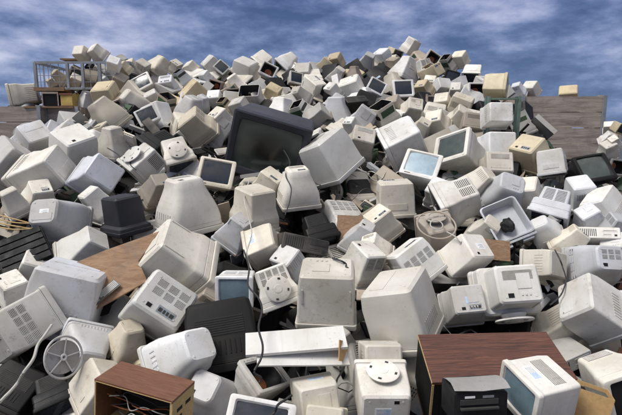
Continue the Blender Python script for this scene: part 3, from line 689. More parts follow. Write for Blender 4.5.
mon(300, 97, 18, 'taper', (.5, -.5, -.6), (.3, .8, -.4), 'G', N, v='t')
mon(241, 110, 20, 'box', (.4, -.7, -.5), (.2, .7, -.6), 'L', N, v='t')
mon(304, 73, 16, 'cube', (.2, -.4, -.9), (.1, .9, -.4), 'G', N, v='')
mon(313, 89, 20, 'cube', (-.3, -.7, -.6), (.2, .6, .6), 'C', 'long cream box monitor in the upper slope under the skyline', v='')
mon(325, 66, 14, 'box', (-.5, -.6, -.4), (.5, .6, -.4), 'Y', N, v='t')
mon(336, 62, 14, 'cube', (.4, -.6, -.6), (.3, .7, -.5), 'y', N, v='')
mon(337, 76, 16, 'taper', (-.4, -.6, -.5), (.5, .7, -.4), 'L', N, v='t')
mon(354, 74, 16, 'pyr', (.0, -.9, -.2), (.5, .1, -.7), 'R', 'brown pointed monitor standing on its face near the skyline', v='', dd=.1)
mon(352, 90, 22, 'cube', (.4, -.7, -.5), (-.4, .5, .6), 'C', N, v='')
mon(333, 92, 15, 'box', (.5, -.6, -.6), (.6, .6, -.2), 'W', N, v='t')
mon(367, 62, 16, 'taper', (-.3, -.6, -.7), (.4, .7, -.4), 'G', N, v='t')
mon(383, 58, 15, 'cube', (.4, -.7, -.5), (.6, .5, -.3), 'W', N, v='')
mon(393, 66, 14, 'box', (.2, -.8, -.5), (.6, .4, -.5), 'B', N, v='')
mon(394, 54, 12, 'cube', (.4, -.4, .6), (.3, .8, .3), 'Y', N, v='')
mon(411, 47, 15, 'box', (-.4, -.7, -.4), (-.4, .6, -.5), 'L', 'light grey monitor at the very peak of the heap', v='t')
mon(406, 69, 25, 'pyr', (-.3, -.9, -.1), (-.5, .35, -.7), 'b', 'pale bluish flared monitor near the peak, standing on its face above a dark screen', v='', dd=.15)
mon(375, 90, 17, 'taper', (.12, .22, .95), (.45, .85, -.1), 'W', 'white framed dark screen tilted left near the peak', v='t', dd=.15)
mon(401, 92, 20, 'taper', (.1, .15, .97), (-.08, .97, -.15), 'W', 'white framed dark screen nearly level, right below the bluish flared monitor', v='t', dd=.15)
mon(364, 104, 20, 'cube', (-.3, -.7, .5), (.2, .6, .7), 'K', 'black flat unit crushed under the tilted dark screen', v='t')
mon(431, 60, 14, 'cube', (.1, .0, .95), (.5, .8, .0), 'C', 'cream gutted monitor with a black hole on the skyline right of the peak', scr='none', v='')
mon(432, 73, 18, 'box', (-.4, -.2, -.6), (.2, -.85, -.4), 'Y', 'yellowed upside-down monitor with a round base near the peak', v='', st=1, dd=.1)
mon(448, 64, 16, 'taper', (.5, -.6, -.5), (.5, .7, -.2), 'G', N, v='t', hv=4)
mon(460, 60, 14, 'cube', (.4, -.6, -.5), (.5, .6, -.4), 'C', N, v='')
mon(452, 77, 13, 'cube', (-.3, -.2, .9), (.3, .9, .1), 'K', N, v='', dd=.05)
mon(472, 75, 17, 'cube', (-.3, -.6, .5), (-.1, .8, .5), 'W', N, v='')
mon(474, 92, 18, 'cube', (.1, -.1, .95), (.0, .98, .1), 'W', 'white gutted box with a black opening above the green rack', scr='none', v='')
mon(456, 92, 17, 'taper', (.3, -.4, -.85), (.2, .9, -.3), 'C', N, v='t')
mon(441, 88, 16, 'cube', (-.3, -.4, -.85), (-.1, .9, -.3), 'w', N, v='')
mon(424, 90, 16, 'box', (.5, -.6, -.5), (.5, .6, -.4), 'y', N, v='t')
mon(430, 83, 12, 'cube', (.2, -.5, -.8), (.3, .8, -.4), 'W', N, v='', dd=.1)
mon(460, 107, 22, 'cube', (-.2, -.75, -.5), (.1, .6, .6), 'c', N, v='t')
mon(443, 104, 18, 'box', (.4, -.5, -.7), (.2, .8, -.4), 'C', N, v='t')
mon(496, 87, 22, 'cube', (.82, -.1, .4), (.25, .9, -.2), 'Y', 'yellowed monitor with its dark screen turned sideways, on top of the green rack', v='', dep=5.0)
mon(518, 91, 14, 'taper', (.5, -.7, -.4), (.4, .6, -.5), 'b', N, v='', dep=7.2)
mon(531, 90, 14, 'cube', (.5, -.6, -.5), (.6, .6, -.3), 'W', 'small white monitor on the skyline at the corner of the big grey crate', v='', dep=7.25)
mon(568, 97, 18, 'cube', (.3, -.6, -.6), (.3, .7, -.5), 'Y', 'yellowed monitor showing just above the rim of the big grey crate', v='', dep=7.3)
mon(609, 128, 11, 'cube', (.3, -.6, -.6), (.3, .7, -.5), 'W', 'small far white monitor in the gap beyond the big grey crate', v='', dd=-.6)
mon(608, 140, 14, 'box', (-.3, -.6, -.6), (.3, .7, -.5), 'W', N, v='t', dd=-.2)
mon(619, 128, 12, 'cube', (.1, -.4, .7), (.3, .8, .3), 'Y', N, v='', dd=-.4)
mon(608, 150, 17, 'box', (.3, -.6, -.6), (-.3, .7, -.5), 'C', N, v='t', dd=.1)
mon(614, 143, 14, 'taper', (.5, -.5, -.6), (-.3, .7, -.5), 'W', N, v='t', dd=.05)
other('case', 300, 245, 46, (.3, .1, .95), (.3, .9, .3), 'K', 'black computer case wedged below the seamed rounded monitor', dd=.0)
other('case', 200, 322, 60, (-.2, -.5, .85), (.15, .7, .7), 'K', 'black computer case lying below the vented monitor', dd=-.1)
other('case', 596, 240, 36, (-.3, .5, .8), (.2, .8, -.5), 'w', 'off-white computer case above the grey vented monitor', dd=.02)
other('key', 230, 150, 30, (.2, .75, .6), (-.5, .6, -.6), 'c', 'cream keyboard lying in debris left of the black television', dd=.02)
other('case', 118, 322, 40, (.5, -.4, .75), (-.6, .6, .5), 'G', 'mid grey computer case in the gap above the dull cream curved monitor', dd=-.12)
other('case', 558, 355, 44, (.2, -.2, .95), (-.3, .9, .3), 'G', 'mid grey computer case behind the cardboard box', dd=-.1)
other('key', 105, 292, 30, (.1, .6, .8), (.75, -.6, .2), 'K', 'black keyboard under the lower edge of the plywood', dd=.18)
other('case', 352, 108, 26, (.3, .6, .7), (-.4, .7, -.4), 'K', 'black computer case lying under the tilted dark screen', dd=.05)
# packed round the wire cage
mon(112, 76, 13, 'box', (.4, -.6, -.6), (.3, .7, -.5), 'w', N, v='t', dep=7.05)
mon(101, 72, 12, 'cube', (-.4, -.5, -.6), (.5, .7, -.3), 'G', N, v='', dep=7.15)
mon(92, 70, 12, 'taper', (.2, -.5, -.8), (.3, .8, -.4), 'K', N, v='', dep=7.2)
mon(77, 73, 13, 'cube', (.3, -.4, .8), (.4, .8, .1), 'B', N, v='', dep=7.1)
mon(75, 82, 13, 'box', (-.5, -.5, -.5), (.1, .8, -.4), 'C', N, v='', dep=7.0)
mon(103, 83, 13, 'cube', (.2, -.6, -.7), (.6, .6, -.3), 'W', N, v='', dep=6.95)
mon(121, 62, 11, 'box', (-.4, -.6, -.6), (.5, .6, -.4), 'G', N, v='', dep=7.35)
mon(131, 67, 12, 'cube', (.3, -.6, -.6), (-.3, .8, -.4), 'c', N, v='', dep=7.3)
mon(52, 84, 10, 'taper', (.3, -.6, -.6), (.6, .6, -.4), 'y', N, v='', dep=7.2)
mon(175, 68, 13, 'box', (-.4, -.6, -.6), (.5, .6, -.4), 'C', N, v='', dep=7.4)
# ------------------------------------------------------------------ black television with the dark-centred screen
def bx(name, mats, boxes, parent=None, bev=0., color=None, mtx=None):
    bm = bmesh.new()
    for b in boxes: box(bm, *b)
    return link(name, mesh(name, bm, mats, bev), parent, color, mtx)
LAND = []  # landmarks for the labels: words, px, py
def thing(name, label, cat, mtx, group=None):
    o = empty(name, mtx); tag(o, label, cat, group); return o
mtx, d, s = put(271, 145, 76, (-.12, -.36, .92), (.26, .90, .36), .16, .3)
tv = thing('television', 'large black television with a grey green screen, black in the middle', 'television', mtx)
bm = bmesh.new()
loft(bm, [rrect(.05, .40, -.30, .30, .04), rrect(.02, .42, -.32, .32, .04), rrect(0, .475, -.39, .39, .03), rrect(.01, .5, -.41, .41, .03), rrect(.14, .5, -.41, .41, .03), rrect(.16, .49, -.40, .40, .03), rrect(.162, .45, -.38, .38, .03)])
link('bezel', mesh('bezel', bm, ['blackplastic']), tv, COLS['D'])
bm = bmesh.new()
loft(bm, [rrect(.155, .47, -.39, .385, .03), rrect(.165, .485, -.395, .40, .03), rrect(.62, .46, -.38, .40, .04), rrect(.66, .44, -.36, .36, .05), rrect(.68, .3, -.28, .28, .05), rrect(.8, .27, -.25, .25, .05)], True, True)
link('housing', mesh('housing', bm, ['blackplastic']), tv, (.05, .052, .065))
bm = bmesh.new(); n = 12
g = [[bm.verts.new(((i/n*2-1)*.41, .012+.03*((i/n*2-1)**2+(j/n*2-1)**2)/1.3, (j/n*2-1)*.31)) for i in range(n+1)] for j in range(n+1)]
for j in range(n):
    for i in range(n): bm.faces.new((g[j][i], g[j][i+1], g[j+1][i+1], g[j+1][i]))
link('screen', mesh('screen', bm, ['darkcentre']), tv)
# ------------------------------------------------------------------ crates of weathered planks (upright in the world)
def rotz(px, py, d, a, tilt=0): return Matrix.Translation(unproj(px, py, d)) @ Matrix.Rotation(a, 4, 'Z') @ Matrix.Rotation(tilt, 4, 'Y')
def crate(label, mtx, w, dp, h, n, posts='greywood'):
    c = thing('wooden_crate', label, 'crate', mtx, 'weathered wooden crates')
    ph = h/n
    for nm, fn in (('front_panel', 0), ('back_panel', 1)):
        bm = bmesh.new()
        nn = n if fn == 0 else n+1
        for i in range(nn):
            y = 0 if fn == 0 else dp-.022; ph = h/nn*(1.0 if fn == 0 else 1.07)
            j = R.uniform(-.004, .004); q = Matrix.Rotation(R.uniform(-.006, .006), 4, 'Y')
            box(bm, -w/2, w/2, y+j, y+.022+j, i*ph+.004, (i+1)*ph-.004, 0, q)
        link(nm, mesh(nm, bm, ['greywood'], .004), c)
    ph = h/n
    for sgn in (-1, 1):
        bm = bmesh.new()
        for i in range(n): box(bm, sgn*w/2-.011, sgn*w/2+.011, .03, dp-.03, i*ph+.006, (i+1)*ph-.006)
        link('side_panel', mesh('side_panel', bm, ['greywood'], .004), c)
        for y in (.055, dp-.055): bx('corner_post', [posts], [(sgn*(w/2-.05)-.03, sgn*(w/2-.05)+.03, y-.03, y+.03, -.1, h+.012)], c, .004)
        bx('corner_strap', ['metal'], [(sgn*(w/2-.02)-.022, sgn*(w/2-.02)+.022, -.03, -.005, -.05, h+.006)], c)
    bx('floor_board', ['greywood'], [(-w/2+.03, w/2-.03, .03, dp-.03, -.02, 0)], c)
    return c
crate('big weathered grey plank crate, its left post against a green steel rack', rotz(558.5, 159, 6.7, -.06, .0), 1.12, .95, .85, 4)
crate('weathered grey plank crate under the tan board, beside the wire cage', rotz(64, 137, 6.3, -.06), .46, .8, .38, 2)
crate('wide pinkish-grey plank crate at the left edge under the left-facing monitor', rotz(12, 138, 6.2, .02), .80, .8, .40, 2)
crate('weathered plank crate cut off by the right edge', rotz(640, 165, 6.6, .0), .62, .9, .5, 3)
bx_ = bx('board', ['ply'], [(-.3, .3, -.2, .2, 0, .02)], mtx=rotz(55, 108.5, 6.35, .1)); tag(bx_, 'pale flat board lying on the grey crates', 'board')
bx_ = bx('board', ['ply'], [(-.2, .2, -.2, .2, 0, .05)], mtx=rotz(55, 92, 6.9, .1)); tag(bx_, 'tan board lying over the yellow box below the wire cage', 'board')
bx_ = bx('board', ['ply'], [(-.16, .16, -.2, .2, 0, .02)], mtx=rotz(77, 61.6, 7.2, .05)); tag(bx_, 'small tan board on top of the wire cage', 'board')
t = thing('storage_box', 'dark open box standing under the tan board', 'box', rotz(51, 106, 6.7, .1))
bx('box_body', ['black'], [(-.1, .1, 0, .3, 0, .18)], t, .01); bx('box_rim', ['greywood'], [(-.11, .11, -.01, 0, .165, .19), (-.11, -.095, -.01, 0, 0, .165), (.095, .11, -.01, 0, 0, .165)], t)
t = thing('storage_box', 'yellow box standing beside the dark open box', 'box', rotz(67, 107, 6.7, -.1))
bx('box_body', ['yellowwood'], [(-.085, .085, 0, .3, 0, .18)], t, .01); bx('box_rim', ['walnut'], [(-.095, .095, -.01, 0, .16, .19), (-.095, .095, -.01, 0, 0, .02)], t)
# ------------------------------------------------------------------ wire mesh cage
D_ = 6.75; cg = thing('wire_cage', 'steel mesh cage with square posts on the skyline at the left', 'cage', rotz(69, 88.5, D_, 0))
k = D_/FPX; x0, x1 = -32*k, 61*k; hh = 25*k; xs = [x0, 0, 15*k, 32*k, x1]
for x in xs:
    for y in (0, .9): bx('post', ['metal'], [(x-.018, x+.018, y-.018, y+.018, 0, hh)], cg, .003)
for y in (0, .9):
    for z in (0, hh): bx('rail', ['metal'], [(x0, x1, y-.014, y+.014, z-.016, z+.016)], cg)
for x in (x0, x1):
    for z in (0, hh): bx('rail', ['metal'], [(x-.013, x+.013, 0, .9, z-.017, z+.017)], cg)
bm = bmesh.new()
for i in range(1, 12): x = x0+(x1-x0)*i/12*1.0; box(bm, x-.0035, x+.0035, -.004, .003, 0, hh)
for i in range(1, 4): z = hh*i/4; box(bm, x0, x1, -.009, -.004, z-.0035, z+.0035)
for i in range(1, 8): y = .9*i/8; box(bm, x0-.003, x0+.004, y-.003, y+.003, 0, hh)
link('wire_mesh', mesh('wire_mesh', bm, ['metal']), cg)
# ------------------------------------------------------------------ green racks
def rack(label, px, py, d, w, dp, h, postmat='green'):
    r = thing('steel_rack', label, 'rack', rotz(px, py, d, 0))
    for x in (-w/2, w/2):
        for y in (0, dp): bx('post', [postmat], [(x-.012, x+.012, y-.012, y+.012, 0, h)], r, .004)
    for y in (0, dp):
        for z in (.1, h-.03): bx('crossbar', [postmat], [(-w/2, w/2, y-.008, y+.008, z, z+.014)], r, .003)
    return r
rack('green painted steel rack holding two white monitors beside the big grey crate', 500.5, 162, 4.98, .31, .08, .66)
rack('narrow steel rack with rusty posts in the middle of the slope', 431, 137, 6.0, .14, .4, .52, 'greywood')
# ------------------------------------------------------------------ plywood sheet, boards
def slab(name, mat, px, py, w, h, th, n, u, label, cat, dd=0., corner=None):
    mtx, d, s = put(px, py, w, n, u, dd, th/2)
    return_ = bmesh.new(); pts = [(-.5, -h/2), (.5, -h/2), (.5, h/2), (-.5, h/2)] if corner is None else corner
    a = [return_.verts.new((x, 0, z)) for x, z in pts]; b = [return_.verts.new((x, th, z)) for x, z in pts]
    return_.faces.new(a); return_.faces.new(b[::-1])
    for i in range(len(a)): return_.faces.new((a[i], b[i], b[(i+1) % len(a)], a[(i+1) % len(a)]))
    o = link(name, mesh(name, return_, [mat], .003), None, None, mtx); o.color = (.66, .66, .64, 1); tag(o, label, cat); return o
PLY = [(57, 271), (100, 252), (152, 233), (137, 262), (150, 280), (126, 294), (103, 306), (98, 295), (92, 285), (77, 289)]
slab('plywood_sheet', 'ply', 106, 269, 96, .46, .02, (.0, .55, .83), (0, .83, -.55), 'stained brown plywood sheet leaning under the charcoal monitor', 'board', .24,
     [((x-106)/96, (269-y)/96/.83) for x, y in PLY][::-1])
slab('wood_panel', 'ply', 350, 228, 26, 1.0, .03, (.0, .3, .95), (.05, .95, -.3), 'small orange-brown wood panel standing beside black scrap', 'board', .02)
slab('wood_panel', 'ply', 497, 250, 26, .8, .03, (.0, .3, .95), (.1, .95, -.3), 'small brown wood piece under the open grey shell', 'board', .0)
wp = slab('white_board', 'plastic', 296, 341, 100, .28, .035, (.02, .84, .54), (-.12, .5, -.86), 'thick white board lying above the cream monitor with a small blue label', 'board', .3)
wp = slab('white_board', 'plastic', 303, 357, 92, .24, .02, (.12, .86, .5), (-.12, .5, -.86), 'thin white board under the thicker white board', 'board', .24)
slab('cardboard_sheet', 'cardboard', 343, 351, 22, .9, .04, (.9, .1, .4), (.1, .9, -.3), 'torn cardboard edge beside the white boards', 'cardboard', .25)
# ------------------------------------------------------------------ rosewood television, walnut cabinet
mtx, d, s = put(491, 377, 134, (.0, -.42, .9), (-.03, .78, .62), .12, .22)
ro_ = thing('wooden_television', 'old rosewood television with a bare wood-grain top, in front of the socketed white monitor', 'television', mtx)
bm = bmesh.new()
box(bm, -.5, .5, .0, .50, .16, .18); box(bm, -.5, .5, .01, .40, -.30, -.28)
link('cabinet', mesh('cabinet', bm, ['rosewood'], .003), ro_)
for sg in (-1, 1): bx('side_board', ['black'], [(sg*.498, sg*.48, .005, .49, -.28, .158)], ro_)
bx('top_edge', ['chip'], [(-.503, -.4985, .0, .5, .163, .177), (-.5, -.485, -.004, .006, -.28, .158)], ro_)
bm = bmesh.new(); loft(bm, [rrect(.06, .26, -.2, .10, .03, cxx=-.15), rrect(.03, .28, -.22, .12, .03, cxx=-.15), rrect(.02, .475, -.275, .155, .01), rrect(.04, .476, -.278, .158, .01)])
link('front_panel', mesh('front_panel', bm, ['black']), ro_)
bx('screen', ['screen'], [(-.42, .12, .05, .07, -.21, .11)], ro_)
bx('speaker_grille', ['slot'], [(.2, .45, .012, .022, -.25+.035*i, -.23+.035*i) for i in range(10)], ro_)
for i in range(3): 
    bm = bmesh.new(); cyl(bm, Vector((.2+.1*i, .02, .125)), Vector((.2+.1*i, .0, .125)), .018, n=16); link('knob', mesh('knob', bm, ['metal']), ro_)
bx('rear_cover', ['black'], [(-.46, .46, .4, .5, -.25, .13)], ro_, .02)
mtx, d, s = put(143, 406, 88, (-.30, -.14, .95), (.03, .93, .36), .32, .2)
wc = thing('wooden_cabinet', 'open walnut cabinet shell with yellow chipboard side and loose wires inside', 'cabinet', mtx)
bx('top_board', ['walnut'], [(-.5, .5, 0, .45, .28, .31)], wc, .003)
bx('side_board', ['chip'], [(.47, .5, .004, .446, -.3, .28)], wc, .002); bx('side_board', ['walnut'], [(-.5, -.47, .004, .446, -.3, .28)], wc, .002)
bx('bottom_board', ['chip'], [(-.47, .47, .006, .445, -.3, -.27)], wc, .002); bx('back_board', ['black'], [(-.47, .47, .43, .444, -.27, .28)], wc)
bx('front_edging', ['chip'], [(-.492, -.478, -.004, .003, -.29, .275), (-.49, .49, -.004, .003, .284, .29)], wc)
bx('side_slot', ['black'], [(.5, .504, .1, .2, .12, .16), (.5, .504, .1, .2, .02, .06), (.5, .504, .27, .37, .12, .16)], wc)
def tube_obj(name, pts, r, mat, parent=None, label=None, cat='cable', group=None):
    """smooth swept tube through pts"""
    P_ = []
    n = len(pts)
    for i in range(n-1):
        p0 = pts[max(i-1, 0)]; p1 = pts[i]; p2 = pts[i+1]; p3 = pts[min(i+2, n-1)]
        for t in [q/6 for q in range(6)]:
            P_.append(.5*((2*p1)+(p2-p0)*t+(2*p0-5*p1+4*p2-p3)*t*t+(-p0+3*p1-3*p2+p3)*t**3))
    P_.append(pts[-1]); bm = bmesh.new(); prev = None; k = 7; up = Vector((.31, .2, .93))
    for i, p in enumerate(P_):
        tg = (P_[min(i+1, len(P_)-1)]-P_[max(i-1, 0)]).normalized(); a = tg.cross(up).normalized(); b = tg.cross(a)
        ring = [bm.verts.new(p+r*(math.cos(2*math.pi*q/k)*a+math.sin(2*math.pi*q/k)*b)) for q in range(k)]
        if prev: bridge(bm, prev, ring)
        else: bm.faces.new(ring[::-1])
        prev = ring
    bm.faces.new(prev)
    o = link(name, mesh(name, bm, [mat]), parent)
    if label: tag(o, label, cat, group)
    return o
for i in range(7):
    z0 = -.2+.05*i; pts = [Vector((-.4+.8*q/5+R.uniform(-.04, .04), .08+.2*R.random(), z0+R.uniform(-.09, .1))) for q in range(6)]
    tube_obj('wire', pts, .006, ['cable', 'cablegrey', 'copper'][i % 3], wc)
bx('circuit_board', ['pcb'], [(-.3, .2, .15, .38, -.26, -.25)], wc)
# ------------------------------------------------------------------ cardboard box with glass
mtx, d, s = put(591, 400, 32, (-.35, .0, .93), (.05, .86, .5), .28, .4)
cb = thing('cardboard_box', 'open brown cardboard box with a grey glass plate inside, beside the upright white monitor', 'box', mtx)
bx('box_body', ['cardboard'], [(-.5, .5, 0, .02, -.6, .35), (-.5, -.48, .02, .9, -.6, .35), (.48, .5, .02, .9, -.6, .35), (-.48, .48, .88, .9, -.6, .35)], cb)
bx('inner_sheet', ['black'], [(-.47, .47, .03, .87, .15, .2)], cb); bx('glass_plate', ['screengrey'], [(-.2, .42, .15, .8, .22, .25)], cb, .005)  # flat black sheet across the inside, below the glass plate
# ------------------------------------------------------------------ office printer under the rosewood television
mtx, d, s = put(474, 389, 56, (.1, -.1, .98), (.03, .88, .45), .46, .3)
pr = thing('desktop_printer', 'black printer with a pale grey curved lid, in front of the rosewood television', 'printer', mtx)
bm = bmesh.new(); loft(bm, [rrect(0, .44, -.5, .05, .04), rrect(.02, .48, -.5, .08, .05), rrect(.6, .48, -.5, .10, .05), rrect(.63, .45, -.5, .07, .05)], True, True)
link('printer_body', mesh('printer_body', bm, ['black']), pr)
bm = bmesh.new()
g = [[bm.verts.new((-.5+i/10, -.04+.55*j/6, .13+.07*math.sin(math.pi*j/6)+.03*abs(i-5)/5*(1 if j < 3 else .3))) for j in range(7)] for i in range(11)]
for i in range(10):
    for j in range(6): bm.faces.new((g[i][j], g[i+1][j], g[i+1][j+1], g[i][j+1]))
bmesh.ops.solidify(bm, geom=bm.faces[:], thickness=.03); link('printer_lid', mesh('printer_lid', bm, ['plastic']), pr, COLS['L'])
bx('paper_tray', ['slot'], [(-.38, .3, -.06, .0, -.2, -.17), (-.38, .3, -.02, .0, -.12, -.03)], pr); bx('button_strip', ['sticker'], [(-.3, -.12, -.012, .0, -.005, .03)], pr)
bx('display', ['metal'], [(.02, .22, -.012, .0, -.01, .03)], pr)
# ------------------------------------------------------------------ open translucent grey shell
mtx, d, s = put(506, 221, 37, (-.25, .42, .86), (-.33, .85, -.4), .12, .12)
sh = thing('monitor_shell', 'empty pale grey monitor shell lying open with black scrap inside', 'monitor shell', mtx)
bm = bmesh.new(); loft(bm, [rrect(.28, .40, -.46, .46, .1), rrect(.22, .42, -.48, .48, .1), rrect(.03, .45, -.52, .52, .1), rrect(.0, .47, -.54, .54, .1), rrect(.01, .51, -.57, .57, .11), rrect(.05, .51, -.57, .57, .11), rrect(.28, .44, -.5, .5, .1), rrect(.31, .40, -.46, .46, .1)], True, True)
link('shell', mesh('shell', bm, ['plastic']), sh, (.44, .46, .50))
bm = bmesh.new(); bmesh.ops.create_icosphere(bm, subdivisions=3, radius=.19)
for v in bm.verts:
    v.co += v.co.normalized()*.08*noise.noise(v.co*9); v.co.y = v.co.y*.5+.15; v.co.z -= .12
link('black_scrap', mesh('black_scrap', bm, ['black']), sh)
bx('rear_frame', ['metal'], [(-.5, .5, .0, .05, -.66, -.6), (-.45, -.2, .05, .3, -.75, -.6), (.1, .4, .05, .2, -.72, -.6)], sh, .01)
# ------------------------------------------------------------------ slatted black unit, yellow pipes, fan ring
mtx, d, s = put(24, 252, 46, (.15, .55, .8), (-.55, .7, -.4), .1, .1)
sv = thing('slatted_unit', 'black slatted electronics unit at the left edge, below the yellow pipes', 'electronics', mtx)
bx('chassis', ['black'], [(-.5, .5, .04, .3, -.45, .45)], sv, .01)
for i in range(5): bx('fin', ['black'], [(-.47, .47, -.03, .038, -.42+.175*i, -.28+.175*i)], sv, .01)
for i in range(4):
    a = unproj(-6, 214+i*4, 3.55+.03*i); b = unproj(14, 219+i*3.5, 3.5); c = unproj(33, 224+i*2.5-(i % 2)*3, 3.52)
    tube_obj('plastic_pipe', [a, b, c], .005, 'chip', None, ['topmost', 'second', 'third', 'lowest'][i]+' thin yellow pipe at the left edge above the black slatted unit', 'pipe', 'thin yellow pipes')
mtx, d, s = put(63, 357, 36, (.72, .1, .62), (-.3, .9, -.1), .22, .05)
fr = thing('fan_guard', 'pale round fan guard standing on edge beside the pale bluish monitor', 'fan guard', mtx)
def torus(bm, R0, r0, n=40, k=8, sx=1., y=0.):
    g = [[bm.verts.new(((R0+r0*math.cos(b))*math.cos(a)*sx, y+r0*math.sin(b), (R0+r0*math.cos(b))*math.sin(a)*1.15)) for b in [2*math.pi*q/k for q in range(k)]] for a in [2*math.pi*i/n for i in range(n)]]
    for i in range(n):
        for j in range(k): bm.faces.new((g[i][j], g[(i+1) % n][j], g[(i+1) % n][(j+1) % k], g[i][(j+1) % k]))
bm = bmesh.new(); torus(bm, .5, .03); link('outer_ring', mesh('outer_ring', bm, ['plastic']), fr, COLS['L'])
bm = bmesh.new(); torus(bm, .06, .03, 20)
for i in range(5):
    m_ = Matrix.Rotation(i*2*math.pi/5, 4, 'Y'); box(bm, .06, .5, -.012, .012, -.014, .014, 0, m_)
link('spokes', mesh('spokes', bm, ['plastic']), fr, COLS['W'])
bm = bmesh.new(); cyl(bm, Vector((0, .05, 0)), Vector((0, .09, 0)), .46, n=32); link('back_disc', mesh('back_disc', bm, ['plastic']), fr, COLS['G'])
mtx, d, s = put(436, 226, 40, (.05, .6, .78), (0, .8, -.6), .22, .05)
rg = thing('swivel_ring', 'loose hollow swivel ring lying on the brownish monitor', 'swivel base', mtx)
bm = bmesh.new(); torus(bm, .36, .016, 40, 8, 1.35); link('ring', mesh('ring', bm, ['plastic']), rg, COLS['B'])
bm = bmesh.new(); torus(bm, .12, .012, 32, 8, 1.3); link('inner_ring', mesh('inner_ring', bm, ['plastic']), rg, COLS['G'])
# ------------------------------------------------------------------ cables
RC = random.Random(21)
def cable(pts, r, mat, label):
    P_ = []
    for (x0, y0, d0), (x1, y1, d1) in zip(pts, pts[1:]):
        for t in (0, .5):
            jx = RC.uniform(-3.5, 3.5); x, y, dd = x0+(x1-x0)*t+jx, y0+(y1-y0)*t, d0+(d1-d0)*t
            P_.append(unproj(x, y, hit(x, y)-dd+RC.uniform(-.03, .03)))
    P_.append(unproj(pts[-1][0], pts[-1][1], hit(*pts[-1][:2])-pts[-1][2]))
    tube_obj('cable', P_, r*.85, mat, None, label, 'cable', 'loose cables')
cable([(246, 250, .38), (250, 285, .4), (262, 310, .42), (262, 345, .45), (256, 372, .4), (259, 383, .3)], .006, 'cable', 'black cable hanging down over the white boards')
cable([(247, 180, .3), (248, 215, .35), (249, 252, .36), (252, 270, .3)], .005, 'cablegrey', 'pale cable hanging from the black television past the blue-screened monitor')
cable([(52, 325, .4), (40, 345, .45), (22, 372, .45), (8, 392, .4), (0, 402, .4)], .008, 'cablegrey', 'pale cable dangling from the vented monitor at the left edge')
cable([(335, 258, .4), (343, 264, .42), (351, 270, .4)], .007, 'cable', 'short black cable stub on the large cream monitor')
cable([(284, 150, .42), (289, 175, .4), (290, 200, .4), (285, 215, .35)], .005, 'cable', 'thin black cable lying over the seamed rounded monitor')
cable([(268, 420, .5), (280, 405, .5), (292, 395, .48)], .006, 'cable', 'black cable lying over the dark screen at the bottom edge')
cable([(556, 250, .3), (566, 268, .25), (562, 290, .25), (550, 305, .2)], .005, 'cable', 'black cable between the dull cream and the grey vented monitors')
cable([(108, 148, .25), (120, 160, .2), (130, 158, .3), (136, 170, .2)], .006, 'cable', 'black cable looping behind the upside-down cream monitor')
cable([(445, 232, .35), (462, 242, .3), (470, 232, .3), (478, 240, .25)], .005, 'cablegrey', 'pale cable curling off the loose swivel ring')
# ------------------------------------------------------------------ loose debris between the monitors
def shards(name, n, seed, kindmat, size):
    r = random.Random(seed); bm = bmesh.new()
    for _ in range(n):
        x = r.uniform(-7, 7); y = r.uniform(1.2, 9.6)
        z = E+hz(x, y)-.27+r.uniform(-.06, .20)
        a = size*r.uniform(.4, 1.5); b = a*r.uniform(.1, .8); c = a*r.uniform(.02, .25)
        m_ = Matrix.Translation((x, y, z)) @ Matrix.Rotation(r.uniform(0, 6.3), 4, Vector((r.uniform(-1, 1), r.uniform(-1, 1), r.uniform(-1, 1))))
        if r.random() < .5: box(bm, -a, a, -b, b, -c, c, 0, m_)
        else:
            k = r.randint(4, 6); ang = sorted(r.uniform(0, 6.28) for _ in range(k)); p = [m_ @ Vector((a*math.cos(t), b*1.3*math.sin(t), 0)) for t in ang]; q = [v+m_.to_3x3() @ Vector((0, 0, c)) for v in p]
            A = [bm.verts.new(v) for v in p]; B_ = [bm.verts.new(v) for v in q]
            bm.faces.new(A[::-1]); bm.faces.new(B_)
            for i in range(k): bm.faces.new((A[i], A[(i+1) % k], B_[(i+1) % k], B_[i]))
    o = link(name, mesh(name, bm, [kindmat]), None, COLS['G' if 'casing' in name else 'B']); o['kind'] = 'stuff'; return o
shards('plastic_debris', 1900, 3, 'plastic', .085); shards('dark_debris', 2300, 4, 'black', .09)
shards('casing_fragments', 420, 12, 'plastic', .13); shards('circuit_debris', 320, 5, 'pcb', .08); shards('rusty_debris', 320, 6, 'walnut', .06); shards('metal_debris', 500, 7, 'galv', .06)
def wires(name, n, seed, mat):
    r = random.Random(seed); bm = bmesh.new()
    for _ in range(n):
        x = r.uniform(-5, 5); y = r.uniform(1.6, 8); p = Vector((x, y, E+hz(x, y)-.1)); dr = Vector((r.uniform(-1, 1), r.uniform(-1, .6), 0)).normalized(); prev = None; rad = r.uniform(.003, .007)
        for i in range(16):
            dr = (dr+Vector((r.uniform(-.6, .6), r.uniform(-.6, .6), 0))).normalized(); p = p+dr*.035; p.z = E+hz(p.x, p.y)-.13+.035*math.sin(i*.8+x*9)
            a = dr.cross(Vector((0, 0, 1))); b = Vector((0, 0, 1)); ring = [bm.verts.new(p+rad*(math.cos(t)*a+math.sin(t)*b)) for t in (0, 1.57, 3.14, 4.71)]
            if prev: bridge(bm, prev, ring)
            prev = ring
    o = link(name, mesh(name, bm, [mat])); o['kind'] = 'stuff'
wires('wire_debris', 300, 8, 'cable'); wires('pale_wire_debris', 110, 9, 'cablegrey')
